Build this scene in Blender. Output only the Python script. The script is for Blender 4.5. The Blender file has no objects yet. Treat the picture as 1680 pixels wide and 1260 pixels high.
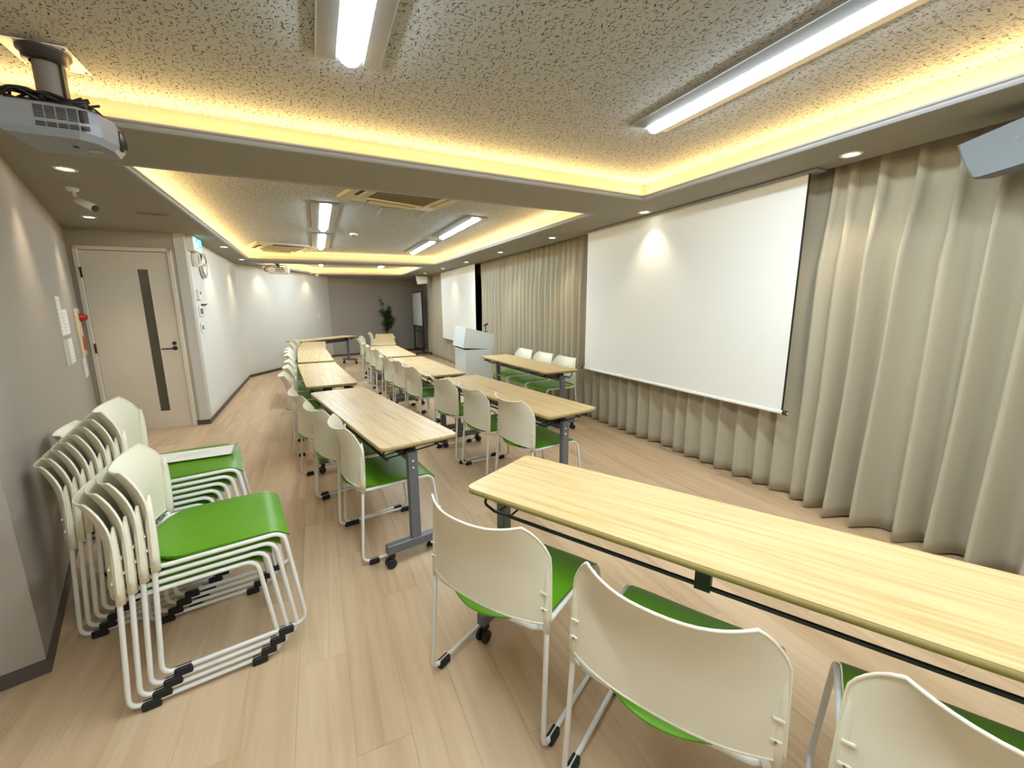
import bpy, bmesh, math, random
from mathutils import Vector, Matrix
random.seed(7)
R = math.radians
PI = math.pi
S = bpy.context.scene
col = S.collection
EYE = 1.446

# ---------------------------------------------------------------- camera
def setup_camera():
    yaw, pitch, roll = 0.436512762, 0.186264109, -0.00638488158
    f = Vector((math.sin(yaw)*math.cos(pitch), math.cos(yaw)*math.cos(pitch), -math.sin(pitch)))
    r = Vector((math.cos(yaw), -math.sin(yaw), 0)); u = r.cross(f)
    r2 = r*math.cos(roll)+u*math.sin(roll); u2 = -r*math.sin(roll)+u*math.cos(roll)
    M = Matrix((r2, u2, -f)).transposed().to_4x4()
    M.translation = (0, 0, EYE)
    cd = bpy.data.cameras.new('camera'); cd.sensor_width = 36; cd.lens = 36*679.67248/1680
    cd.clip_start = 0.02
    co = bpy.data.objects.new('camera', cd); col.objects.link(co); co.matrix_world = M
    S.camera = co
setup_camera()

# ---------------------------------------------------------------- world and exposure
w = bpy.data.worlds.new('world'); S.world = w; w.use_nodes = True
w.node_tree.nodes['Background'].inputs[0].default_value = (0.9, 0.95, 1.0, 1)
w.node_tree.nodes['Background'].inputs[1].default_value = 0.05
S.view_settings.view_transform = 'Standard'; S.view_settings.look = 'None'
S.view_settings.gamma = 1; S.view_settings.use_curve_mapping = False
S.view_settings.exposure = 0.42
TUBE_E = 50.0          # emission of the ceiling tubes
COVE_W = 4.6          # watts per metre of cove strip
SPOT_W = 13.0          # watts per downlight
COVE_C = (1.0, 0.66, 0.25)
TUBE_C = (0.83, 0.95, 1.0)
SPOT_C = (1.0, 0.84, 0.60)

# ---------------------------------------------------------------- materials
def nt(name):
    m = bpy.data.materials.new(name); m.use_nodes = True
    t = m.node_tree; b = t.nodes['Principled BSDF']
    return m, t, b
def mat(name, c, rough=0.5, metal=0.0, bump=0.0, bscale=200, spec=0.5, trans=0.0, var=0.0, coat=0.0):
    m, t, b = nt(name)
    b.inputs['Base Color'].default_value = (*c, 1); b.inputs['Roughness'].default_value = rough
    b.inputs['Metallic'].default_value = metal; b.inputs['Specular IOR Level'].default_value = spec
    b.inputs['Coat Weight'].default_value = coat
    if trans: b.inputs['Transmission Weight'].default_value = trans
    tc = t.nodes.new('ShaderNodeTexCoord'); n = t.nodes.new('ShaderNodeTexNoise')
    n.inputs['Scale'].default_value = bscale; n.inputs['Detail'].default_value = 3
    t.links.new(tc.outputs['Object'], n.inputs['Vector'])
    if bump:
        bp = t.nodes.new('ShaderNodeBump'); bp.inputs['Strength'].default_value = bump; bp.inputs['Distance'].default_value = 0.002
        t.links.new(n.outputs['Fac'], bp.inputs['Height']); t.links.new(bp.outputs['Normal'], b.inputs['Normal'])
    if var:
        n2 = t.nodes.new('ShaderNodeTexNoise'); n2.inputs['Scale'].default_value = 6
        t.links.new(tc.outputs['Object'], n2.inputs['Vector'])
        mx = t.nodes.new('ShaderNodeMix'); mx.data_type = 'RGBA'
        mx.inputs[6].default_value = (*[v*(1-var) for v in c], 1); mx.inputs[7].default_value = (*[min(1, v*(1+var)) for v in c], 1)
        t.links.new(n2.outputs['Fac'], mx.inputs[0]); t.links.new(mx.outputs[2], b.inputs['Base Color'])
    return m
def emat(name, c, s):
    m = bpy.data.materials.new(name); m.use_nodes = True; t = m.node_tree
    t.nodes.remove(t.nodes['Principled BSDF']); e = t.nodes.new('ShaderNodeEmission')
    e.inputs[0].default_value = (*c, 1); e.inputs[1].default_value = s
    t.links.new(e.outputs[0], t.nodes['Material Output'].inputs[0]); return m

def math_node(t, op, a, b=None, c=None):
    n = t.nodes.new('ShaderNodeMath'); n.operation = op
    for i, v in enumerate((a, b, c)):
        if v is None: continue
        if hasattr(v, 'links'): t.links.new(v, n.inputs[i])
        else: n.inputs[i].default_value = v
    return n.outputs[0]

PW, PL = 0.182, 1.22       # floor plank width and length
def floor_mat():
    m, t, b = nt('floor_planks'); L = t.links
    g = t.nodes.new('ShaderNodeNewGeometry'); sx = t.nodes.new('ShaderNodeSeparateXYZ'); L.new(g.outputs['Position'], sx.inputs[0])
    cx = math_node(t, 'FLOOR', math_node(t, 'DIVIDE', sx.outputs[0], PW))
    off = math_node(t, 'MULTIPLY', math_node(t, 'FRACT', math_node(t, 'MULTIPLY', cx, 0.381)), PL)
    cy = math_node(t, 'FLOOR', math_node(t, 'DIVIDE', math_node(t, 'ADD', sx.outputs[1], off), PL))
    cb = t.nodes.new('ShaderNodeCombineXYZ'); L.new(cx, cb.inputs[0]); L.new(cy, cb.inputs[1])
    wn = t.nodes.new('ShaderNodeTexWhiteNoise'); L.new(cb.outputs[0], wn.inputs['Vector'])
    # grain stretched along y, shifted per plank
    vm = t.nodes.new('ShaderNodeVectorMath'); vm.operation = 'MULTIPLY'; vm.inputs[1].default_value = (22, 1.1, 1)
    L.new(g.outputs['Position'], vm.inputs[0])
    va = t.nodes.new('ShaderNodeVectorMath'); va.operation = 'MULTIPLY_ADD'
    L.new(wn.outputs['Color'], va.inputs[0]); va.inputs[1].default_value = (40, 40, 40); L.new(vm.outputs[0], va.inputs[2])
    n1 = t.nodes.new('ShaderNodeTexNoise'); n1.inputs['Scale'].default_value = 1.0; n1.inputs['Detail'].default_value = 6; n1.inputs['Roughness'].default_value = 0.6
    n1.inputs['Distortion'].default_value = 0.6; L.new(va.outputs[0], n1.inputs['Vector'])
    vm2 = t.nodes.new('ShaderNodeVectorMath'); vm2.operation = 'MULTIPLY'; vm2.inputs[1].default_value = (7, 0.55, 1); L.new(g.outputs['Position'], vm2.inputs[0])
    n2 = t.nodes.new('ShaderNodeTexNoise'); n2.inputs['Scale'].default_value = 1.0; n2.inputs['Detail'].default_value = 3; L.new(vm2.outputs[0], n2.inputs['Vector'])
    mix = math_node(t, 'ADD', math_node(t, 'MULTIPLY', n1.outputs['Fac'], 0.55), math_node(t, 'ADD', math_node(t, 'MULTIPLY', wn.outputs['Value'], 0.16), math_node(t, 'MULTIPLY', n2.outputs['Fac'], 0.35)))
    cr = t.nodes.new('ShaderNodeValToRGB'); e = cr.color_ramp.elements
    e[0].position = 0.34; e[0].color = (0.46, 0.31, 0.18, 1)
    e[1].position = 0.74; e[1].color = (0.71, 0.54, 0.365, 1)
    k = cr.color_ramp.elements.new(0.52); k.color = (0.60, 0.43, 0.27, 1)
    L.new(mix, cr.inputs[0]); L.new(cr.outputs[0], b.inputs['Base Color'])
    b.inputs['Roughness'].default_value = 0.42; b.inputs['Specular IOR Level'].default_value = 0.35
    bp = t.nodes.new('ShaderNodeBump'); bp.inputs['Strength'].default_value = 0.08; bp.inputs['Distance'].default_value = 0.001
    L.new(n1.outputs['Fac'], bp.inputs['Height']); L.new(bp.outputs['Normal'], b.inputs['Normal'])
    return m

def table_mat():
    m, t, b = nt('table_laminate'); L = t.links
    tc = t.nodes.new('ShaderNodeTexCoord')
    oi = t.nodes.new('ShaderNodeObjectInfo')
    vm = t.nodes.new('ShaderNodeVectorMath'); vm.operation = 'MULTIPLY'; vm.inputs[1].default_value = (48, 2.2, 1); L.new(tc.outputs['Object'], vm.inputs[0])
    cb = t.nodes.new('ShaderNodeCombineXYZ'); L.new(math_node(t, 'MULTIPLY', oi.outputs['Random'], 50), cb.inputs[0]); L.new(math_node(t, 'MULTIPLY', oi.outputs['Random'], 30), cb.inputs[1])
    va = t.nodes.new('ShaderNodeVectorMath'); va.operation = 'ADD'; L.new(vm.outputs[0], va.inputs[0]); L.new(cb.outputs[0], va.inputs[1])
    n1 = t.nodes.new('ShaderNodeTexNoise'); n1.inputs['Scale'].default_value = 1; n1.inputs['Detail'].default_value = 5; n1.inputs['Distortion'].default_value = 0.5
    L.new(va.outputs[0], n1.inputs['Vector'])
    cr = t.nodes.new('ShaderNodeValToRGB'); e = cr.color_ramp.elements
    e[0].position = 0.3; e[0].color = (0.52, 0.355, 0.155, 1); e[1].position = 0.72; e[1].color = (0.71, 0.55, 0.30, 1)
    k = e.new(0.5); k.color = (0.635, 0.47, 0.235, 1)
    L.new(n1.outputs['Fac'], cr.inputs[0]); L.new(cr.outputs[0], b.inputs['Base Color'])
    b.inputs['Roughness'].default_value = 0.36; b.inputs['Specular IOR Level'].default_value = 0.45
    return m

def ceiling_mat():
    m, t, b = nt('rock_wool_ceiling'); L = t.links
    g = t.nodes.new('ShaderNodeNewGeometry')
    fac = None
    for sc, la, wa, seed, keep in ((30, 0.34, 0.062, 0.0, 0.35), (46, 0.30, 0.075, 7.3, 0.35), (72, 0.17, 0.11, 3.1, 0.5)):
        vm = t.nodes.new('ShaderNodeVectorMath'); vm.operation = 'MULTIPLY_ADD'; vm.inputs[1].default_value = (sc, sc, 0); vm.inputs[2].default_value = (seed, seed, 0)
        L.new(g.outputs['Position'], vm.inputs[0])
        nz = t.nodes.new('ShaderNodeTexNoise'); nz.inputs['Scale'].default_value = 1.6; L.new(vm.outputs[0], nz.inputs['Vector'])
        dd = t.nodes.new('ShaderNodeVectorMath'); dd.operation = 'MULTIPLY_ADD'; dd.inputs[1].default_value = (0.5, 0.5, 0); L.new(nz.outputs['Color'], dd.inputs[0]); L.new(vm.outputs[0], dd.inputs[2])
        v = t.nodes.new('ShaderNodeTexVoronoi'); v.voronoi_dimensions = '2D'; v.inputs['Scale'].default_value = 1; v.inputs['Randomness'].default_value = 0.9
        L.new(dd.outputs[0], v.inputs['Vector'])
        sb = t.nodes.new('ShaderNodeVectorMath'); sb.operation = 'SUBTRACT'; L.new(dd.outputs[0], sb.inputs[0]); L.new(v.outputs['Position'], sb.inputs[1])
        sc_ = t.nodes.new('ShaderNodeSeparateColor'); L.new(v.outputs['Color'], sc_.inputs[0])
        vr = t.nodes.new('ShaderNodeVectorRotate'); vr.rotation_type = 'Z_AXIS'; L.new(sb.outputs[0], vr.inputs['Vector'])
        L.new(math_node(t, 'MULTIPLY', sc_.outputs[0], 2.2), vr.inputs['Angle'])
        sx = t.nodes.new('ShaderNodeSeparateXYZ'); L.new(vr.outputs[0], sx.inputs[0])
        bend = math_node(t, 'ADD', sx.outputs[1], math_node(t, 'MULTIPLY', math_node(t, 'MULTIPLY', sx.outputs[0], sx.outputs[0]), 0.5))
        a = math_node(t, 'DIVIDE', math_node(t, 'ABSOLUTE', sx.outputs[0]), la)
        c = math_node(t, 'DIVIDE', math_node(t, 'ABSOLUTE', bend), wa)
        d = math_node(t, 'ADD', math_node(t, 'POWER', a, 2.5), math_node(t, 'POWER', c, 2.0))
        mk = math_node(t, 'LESS_THAN', d, 1.0)
        mk = math_node(t, 'MULTIPLY', mk, math_node(t, 'GREATER_THAN', sc_.outputs[1], keep))
        fac = mk if fac is None else math_node(t, 'MAXIMUM', fac, mk)
    mx = t.nodes.new('ShaderNodeMix'); mx.data_type = 'RGBA'; L.new(fac, mx.inputs[0])
    mx.inputs[6].default_value = (0.385, 0.392, 0.385, 1); mx.inputs[7].default_value = (0.075, 0.07, 0.062, 1)
    L.new(mx.outputs[2], b.inputs['Base Color']); b.inputs['Roughness'].default_value = 0.95; b.inputs['Specular IOR Level'].default_value = 0.1
    bp = t.nodes.new('ShaderNodeBump'); bp.invert = True; bp.inputs['Strength'].default_value = 0.5; bp.inputs['Distance'].default_value = 0.003
    L.new(fac, bp.inputs['Height']); L.new(bp.outputs['Normal'], b.inputs['Normal'])
    return m

def wall_mat(name, c):
    m, t, b = nt(name); L = t.links
    g = t.nodes.new('ShaderNodeNewGeometry')
    n = t.nodes.new('ShaderNodeTexNoise'); n.inputs['Scale'].default_value = 260; n.inputs['Detail'].default_value = 2; L.new(g.outputs['Position'], n.inputs['Vector'])
    vm = t.nodes.new('ShaderNodeVectorMath'); vm.operation = 'MULTIPLY'; vm.inputs[1].default_value = (5, 5, 1.2); L.new(g.outputs['Position'], vm.inputs[0])
    n2 = t.nodes.new('ShaderNodeTexNoise'); n2.inputs['Scale'].default_value = 1; L.new(vm.outputs[0], n2.inputs['Vector'])
    mx = t.nodes.new('ShaderNodeMix'); mx.data_type = 'RGBA'
    mx.inputs[6].default_value = (*[v*0.93 for v in c], 1); mx.inputs[7].default_value = (*[v*1.07 for v in c], 1)
    L.new(math_node(t, 'ADD', math_node(t, 'MULTIPLY', n.outputs['Fac'], 0.6), math_node(t, 'MULTIPLY', n2.outputs['Fac'], 0.4)), mx.inputs[0])
    L.new(mx.outputs[2], b.inputs['Base Color']); b.inputs['Roughness'].default_value = 0.85; b.inputs['Specular IOR Level'].default_value = 0.2
    bp = t.nodes.new('ShaderNodeBump'); bp.inputs['Strength'].default_value = 0.25; bp.inputs['Distance'].default_value = 0.001
    L.new(n.outputs['Fac'], bp.inputs['Height']); L.new(bp.outputs['Normal'], b.inputs['Normal'])
    return m

def cloth_mat(name, c):
    m, t, b = nt(name); L = t.links
    tc = t.nodes.new('ShaderNodeTexCoord')
    vm = t.nodes.new('ShaderNodeVectorMath'); vm.operation = 'MULTIPLY'; vm.inputs[1].default_value = (300, 300, 90); L.new(tc.outputs['Object'], vm.inputs[0])
    n = t.nodes.new('ShaderNodeTexNoise'); n.inputs['Scale'].default_value = 1; n.inputs['Detail'].default_value = 3; L.new(vm.outputs[0], n.inputs['Vector'])
    mx = t.nodes.new('ShaderNodeMix'); mx.data_type = 'RGBA'; L.new(n.outputs['Fac'], mx.inputs[0])
    mx.inputs[6].default_value = (*[v*0.88 for v in c], 1); mx.inputs[7].default_value = (*[min(1, v*1.12) for v in c], 1)
    L.new(mx.outputs[2], b.inputs['Base Color']); b.inputs['Roughness'].default_value = 0.8; b.inputs['Sheen Weight'].default_value = 0.15
    b.inputs['Specular IOR Level'].default_value = 0.2
    return m

M = dict(
    floor=floor_mat(), laminate=table_mat(), ceil=ceiling_mat(),
    wall_taupe=wall_mat('wallpaper_taupe', (0.40, 0.362, 0.315)), wall_light=wall_mat('wallpaper_light', (0.66, 0.66, 0.63)),
    wall_grey=wall_mat('wallpaper_grey', (0.50, 0.465, 0.40)), wall_far=wall_mat('wallpaper_far', (0.36, 0.335, 0.30)),
    soffit=wall_mat('soffit_paper', (0.33, 0.31, 0.26)), cove=mat('cove_paint', (0.50, 0.45, 0.36), 0.7, var=0.02),
    lip=mat('lip_paint', (0.30, 0.31, 0.32), 0.5, var=0.02), base=mat('baseboard_vinyl', (0.095, 0.075, 0.065), 0.5, var=0.05),
    curtain=cloth_mat('curtain_cloth', (0.45, 0.405, 0.305)), blackcloth=cloth_mat('blackout_cloth', (0.02, 0.017, 0.014)),
    plastic=mat('chair_plastic', (0.84, 0.80, 0.66), 0.42, bump=0.15, bscale=900, var=0.02), steel=mat('chair_steel', (0.78, 0.77, 0.74), 0.35, var=0.02),
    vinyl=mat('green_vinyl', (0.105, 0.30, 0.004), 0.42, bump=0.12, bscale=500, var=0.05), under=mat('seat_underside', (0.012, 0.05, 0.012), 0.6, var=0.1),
    rubber=mat('black_rubber', (0.008, 0.008, 0.010), 0.6, var=0.2), screw=mat('screw', (0.22, 0.21, 0.20), 0.3, 0.6, var=0.05),
    edge=mat('table_edge', (0.36, 0.27, 0.10), 0.5, var=0.06), grey=mat('grey_metal', (0.155, 0.165, 0.185), 0.42, 0.2, bump=0.05, var=0.04),
    dark=mat('dark_metal', (0.03, 0.03, 0.033), 0.4, 0.3, var=0.1), black=mat('black_plastic', (0.010, 0.010, 0.011), 0.4, var=0.2),
    white=mat('white_plastic', (0.80, 0.80, 0.78), 0.4, var=0.02), screen=mat('screen_fabric', (0.86, 0.87, 0.84), 0.9, bump=0.05, bscale=1500, spec=0.1, var=0.01),
    door=mat('door_laminate', (0.78, 0.735, 0.64), 0.5, bump=0.03, var=0.015), frame=mat('door_frame_paint', (0.80, 0.76, 0.67), 0.4, var=0.02),
    glass=mat('smoked_glass', (0.10, 0.09, 0.07), 0.10, spec=0.8, var=0.2), podium=mat('podium_white', (0.66, 0.70, 0.70), 0.5, var=0.02),
    board=mat('whiteboard', (0.75, 0.78, 0.80), 0.15, var=0.02), paper=mat('paper', (0.82, 0.80, 0.76), 0.8, var=0.03), ink=mat('ink', (0.25, 0.25, 0.27), 0.8, var=0.1),
    greypaper=mat('grey_paper', (0.50, 0.48, 0.44), 0.8, var=0.03),
    cream=mat('cream_plastic', (0.70, 0.62, 0.42), 0.45, var=0.03), red=mat('red_lens', (0.36, 0.012, 0.02), 0.15, var=0.1), redring=mat('red_ring', (0.50, 0.06, 0.05), 0.4, var=0.1),
    chrome=mat('chrome', (0.65, 0.65, 0.64), 0.15, 1.0, var=0.03), leaf=mat('leaf', (0.013, 0.036, 0.010), 0.5, var=0.5), bark=mat('bark', (0.08, 0.05, 0.03), 0.8, bump=0.5, var=0.3),
    soil=mat('soil', (0.03, 0.02, 0.015), 0.9, bump=0.6, var=0.3), pot=mat('pot', (0.12, 0.11, 0.10), 0.6, var=0.1),
    acplastic=mat('ac_plastic', (0.42, 0.38, 0.25), 0.5, var=0.03), acgrille=mat('ac_grille', (0.20, 0.17, 0.09), 0.6, var=0.1),
    projgrey=mat('projector_white', (0.23, 0.25, 0.29), 0.4, var=0.03), speaker=mat('speaker_grey', (0.15, 0.17, 0.185), 0.5, bump=0.3, bscale=1500, var=0.03),
    winglass=mat('night_glass', (0.006, 0.007, 0.009), 0.05, var=0.2), housing=mat('lamp_housing', (0.15, 0.15, 0.145), 0.5, var=0.02),
    tube=emat('tube_light', TUBE_C, TUBE_E), led=emat('led_strip', COVE_C, 3.0), dl=emat('downlight_lamp', (1.0, 0.9, 0.75), 14.0),
    teal=emat('exit_panel', (0.02, 0.62, 0.55), 1.6), exitwhite=emat('exit_white', (0.85, 1.0, 0.95), 2.0), steelfoot=mat('plate', (0.8, 0.8, 0.78), 0.35, var=0.02),
)

# ---------------------------------------------------------------- geometry helpers
class MB:
    def __init__(s): s.v = []; s.f = []; s.sm = []; s.mi = []; s.cur = 0
    def add(s, vs, fs, smooth=False):
        o = len(s.v); s.v += [tuple(v) for v in vs]
        for f in fs: s.f.append(tuple(i+o for i in f)); s.sm.append(smooth); s.mi.append(s.cur)
        return s
    def box(s, x0, x1, y0, y1, z0, z1, mt=None):
        vs = [Vector((x, y, z)) for z in (z0, z1) for y in (y0, y1) for x in (x0, x1)]
        if mt is not None: vs = [mt @ v for v in vs]
        return s.add(vs, [(0, 2, 3, 1), (4, 5, 7, 6), (0, 1, 5, 4), (2, 6, 7, 3), (0, 4, 6, 2), (1, 3, 7, 5)])
    def bbox(s, x0, x1, y0, y1, z0, z1, b=0.003, mt=None):
        # bevelled box: 24 corner points
        vs = []; idx = {}
        X = (x0, x1); Y = (y0, y1); Z = (z0, z1)
        for i in (0, 1):
            for j in (0, 1):
                for k in (0, 1):
                    sx = b if i == 0 else -b; sy = b if j == 0 else -b; sz = b if k == 0 else -b
                    for a, p in enumerate(((X[i], Y[j]+sy, Z[k]+sz), (X[i]+sx, Y[j], Z[k]+sz), (X[i]+sx, Y[j]+sy, Z[k]))):
                        idx[i, j, k, a] = len(vs); vs.append(Vector(p))
        if mt is not None: vs = [mt @ v for v in vs]
        fs = []
        g = lambda i, j, k, a: idx[i, j, k, a]
        for i in (0, 1):
            q = [g(i, 0, 0, 0), g(i, 0, 1, 0), g(i, 1, 1, 0), g(i, 1, 0, 0)]; fs.append(q if i == 0 else q[::-1])
            q = [g(0, i, 0, 1), g(1, i, 0, 1), g(1, i, 1, 1), g(0, i, 1, 1)]; fs.append(q if i == 0 else q[::-1])
            q = [g(0, 0, i, 2), g(0, 1, i, 2), g(1, 1, i, 2), g(1, 0, i, 2)]; fs.append(q if i == 0 else q[::-1])
        for i in (0, 1):
            for j in (0, 1):
                q = [g(i, j, 0, 0), g(i, j, 1, 0), g(i, j, 1, 1), g(i, j, 0, 1)]; fs.append(q if (i ^ j) else q[::-1])
                q = [g(i, 0, j, 0), g(i, 1, j, 0), g(i, 1, j, 2), g(i, 0, j, 2)]; fs.append(q[::-1] if (i ^ j) else q)
                q = [g(0, i, j, 1), g(1, i, j, 1), g(1, i, j, 2), g(0, i, j, 2)]; fs.append(q if (i ^ j) else q[::-1])
        for i in (0, 1):
            for j in (0, 1):
                for k in (0, 1):
                    fs.append([g(i, j, k, 0), g(i, j, k, 1), g(i, j, k, 2)] if (i+j+k) % 2 else [g(i, j, k, 2), g(i, j, k, 1), g(i, j, k, 0)])
        return s.add(vs, fs)
    def prism(s, poly, z0, z1, mt=None, smooth=False):
        n = len(poly)
        vs = [Vector((x, y, z0)) for x, y in poly]+[Vector((x, y, z1)) for x, y in poly]
        if mt is not None: vs = [mt @ v for v in vs]
        s.add(vs, [tuple(range(n))[::-1], tuple(range(n, 2*n))])
        o = len(s.v)-2*n
        for i in range(n):
            j = (i+1) % n; s.f.append((o+i, o+j, o+n+j, o+n+i)); s.sm.append(smooth); s.mi.append(s.cur)
        return s
    def tube(s, pts, r, seg=8, caps=True, smooth=True):
        pts = [Vector(p) for p in pts]; n = len(pts)
        rr = r if isinstance(r, (list, tuple)) else [r]*n
        t0 = (pts[1]-pts[0]).normalized(); up = Vector((0, 0, 1)) if abs(t0.z) < 0.9 else Vector((1, 0, 0))
        nx = t0.cross(up).normalized(); vs = []; prev = t0
        for i, p in enumerate(pts):
            a = (pts[i]-pts[i-1]).normalized() if i else t0
            b = (pts[i+1]-pts[i]).normalized() if i < n-1 else a
            tg = (a+b); tg = tg.normalized() if tg.length > 1e-6 else a
            nx = (nx - tg*nx.dot(tg)).normalized(); by = tg.cross(nx)
            for k in range(seg):
                an = 2*PI*k/seg; vs.append(p+nx*math.cos(an)*rr[i]+by*math.sin(an)*rr[i])
        fs = []
        for i in range(n-1):
            for k in range(seg):
                k2 = (k+1) % seg; fs.append((i*seg+k, i*seg+k2, (i+1)*seg+k2, (i+1)*seg+k))
        s.add(vs, fs, smooth)
        if caps:
            o = len(s.v)-n*seg
            s.f.append(tuple(o+k for k in range(seg))[::-1]); s.sm.append(False); s.mi.append(s.cur)
            s.f.append(tuple(o+(n-1)*seg+k for k in range(seg))); s.sm.append(False); s.mi.append(s.cur)
        return s
    def lathe(s, prof, seg=24, mt=None, smooth=True):
        # prof: list of (r, z)
        vs = []; n = len(prof)
        for r_, z in prof:
            for k in range(seg):
                a = 2*PI*k/seg; vs.append(Vector((max(r_, 1e-5)*math.cos(a), max(r_, 1e-5)*math.sin(a), z)))
        if mt is not None: vs = [mt @ v for v in vs]
        fs = []
        for i in range(n-1):
            for k in range(seg):
                k2 = (k+1) % seg; fs.append((i*seg+k, i*seg+k2, (i+1)*seg+k2, (i+1)*seg+k))
        return s.add(vs, fs, smooth)
    def grid(s, P, smooth=True, flip=False):
        nu = len(P); nv = len(P[0]); vs = [p for row in P for p in row]; fs = []
        for i in range(nu-1):
            for j in range(nv-1):
                q = (i*nv+j, (i+1)*nv+j, (i+1)*nv+j+1, i*nv+j+1); fs.append(q[::-1] if flip else q)
        return s.add(vs, fs, smooth)
    def mesh(s, name, mats):
        me = bpy.data.meshes.new(name); me.from_pydata(s.v, [], s.f)
        me.polygons.foreach_set('use_smooth', s.sm); me.polygons.foreach_set('material_index', s.mi)
        for m in (mats if isinstance(mats, (list, tuple)) else [mats]): me.materials.append(m)
        me.update(); return me
    def build(s, name, mats, parent=None, **kw):
        o = bpy.data.objects.new(name, s.mesh(name, mats)); col.objects.link(o)
        if parent is not None: o.parent = parent
        for k, v in kw.items(): o[k] = v
        return o
def empty(name, loc=(0, 0, 0), rz=0.0):
    o = bpy.data.objects.new(name, None); o.empty_display_size = 0.1; col.objects.link(o)
    o.location = loc; o.rotation_euler = (0, 0, rz); return o
def tag(o, label, cat, group=None):
    o['label'] = label; o['category'] = cat
    if group: o['group'] = group
    return o
kids = {}
def copy_tree(o, parent=None):
    c = o.copy(); col.objects.link(c)
    if parent is not None: c.parent = parent
    for ch in o.children: copy_tree(ch, c)
    return c
def fillet(pts, rad, n=5):
    pts = [Vector(p) for p in pts]; out = [pts[0]]
    for i in range(1, len(pts)-1):
        r_ = rad[i-1] if isinstance(rad, (list, tuple)) else rad
        a = (pts[i-1]-pts[i]); b = (pts[i+1]-pts[i]); d = min(r_, a.length*0.45, b.length*0.45)
        p0 = pts[i]+a.normalized()*d; p1 = pts[i]+b.normalized()*d
        for k in range(n+1):
            t = k/n; out.append(p0*(1-t)**2+pts[i]*2*t*(1-t)+p1*t*t)
    out.append(pts[-1]); return out
def rounded_rect(hx, hy, r, n=4):
    P = []
    for cx, cy, a0 in ((hx-r, hy-r, 0), (-hx+r, hy-r, 90), (-hx+r, -hy+r, 180), (hx-r, -hy+r, 270)):
        for k in range(n+1):
            a = R(a0+90*k/n); P.append((cx+r*math.cos(a), cy+r*math.sin(a)))
    return P
def struct(o): o['kind'] = 'structure'; return o

# ---------------------------------------------------------------- setting: outline of the room
ZS, ZC = 2.30, 2.465
LW = [(-2.25, -1.8), (-2.25, 1.746), (-1.10, 2.10), (-2.385, 6.285), (-1.325, 6.225), (-1.355, 10.10), (0.39, 13.25), (3.34, 14.25)]
XR = 3.34
def wall(name, a, b, m, z1=2.6, th=0.10, base=None, door=None):
    a = Vector((*a, 0)); b = Vector((*b, 0)); d = (b-a); L = d.length; ang = math.atan2(d.y, d.x)
    mt = Matrix.Translation(a) @ Matrix.Rotation(ang, 4, 'Z')
    mb = MB()
    if door:
        x0, x1, zt = door
        mb.box(0, x0, 0, th, 0, z1, mt); mb.box(x1, L, 0, th, 0, z1, mt); mb.box(x0, x1, 0, th, zt, z1, mt)
    else: mb.box(0, L, 0, th, 0, z1, mt)
    o = struct(mb.build(name, m))
    if base:
        bb = MB(); bb.box(-0.006, L+0.006, -0.008, 0.0, 0.0, 0.06, mt)
        struct(bb.build(base, M['base']))
    return o, mt, L
# walls are listed so that the room lies on local -y
wall('wall_left_near', LW[0], LW[1], M['wall_taupe'], base='baseboard_left_near')
wall('wall_left_return', LW[1], LW[2], M['wall_taupe'], base='baseboard_left_return')
_, MT_LEFT, _ = wall('wall_left', LW[2], LW[3], M['wall_taupe'], base='baseboard_left')
_, MT_DOOR, _ = wall('wall_door', LW[3], LW[4], M['wall_grey'], door=(0.045, 0.925, 2.11))
_, MT_CLOCK, _ = wall('wall_clock', LW[4], LW[5], M['wall_light'], base='baseboard_clock')
_, MT_DIAG, _ = wall('wall_diagonal', LW[5], LW[6], M['wall_light'], base='baseboard_diagonal')
wall('wall_far', LW[6], LW[7], M['wall_far'], base='baseboard_far')
wall('wall_right', (XR, 14.3), (XR, -1.8), M['wall_far'])
wall('wall_back', (XR, -1.8), (-2.25, -1.8), M['wall_light'], base='baseboard_back')
bb = MB(); bb.box(0.93, 1.068, -0.008, 0, 0, 0.06, MT_DOOR); struct(bb.build('baseboard_door', M['base']))

# windows (dark at night) behind the curtains
for n_, (y0, y1) in enumerate(((-1.2, 1.4), (2.0, 4.6), (5.4, 7.6), (8.1, 9.9), (10.6, 13.2))):
    f = MB()
    for (a, b_, c, d) in ((y0-0.05, y1+0.05, 2.05, 2.12), (y0-0.05, y1+0.05, 0.30, 0.37), (y0-0.05, y0, 0.37, 2.05), (y1, y1+0.05, 0.37, 2.05), ((y0+y1)/2-0.025, (y0+y1)/2+0.025, 0.37, 2.05)):
        f.box(XR-0.03, XR+0.0, a, b_, c, d)
    fo = struct(f.build('window_%d' % (n_+1), M['black']))
    for a, b_ in ((y0, (y0+y1)/2-0.025), ((y0+y1)/2+0.025, y1)):
        MB().box(XR-0.015, XR-0.005, a, b_, 0.37, 2.05).build('pane', M['winglass'], fo)

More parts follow.
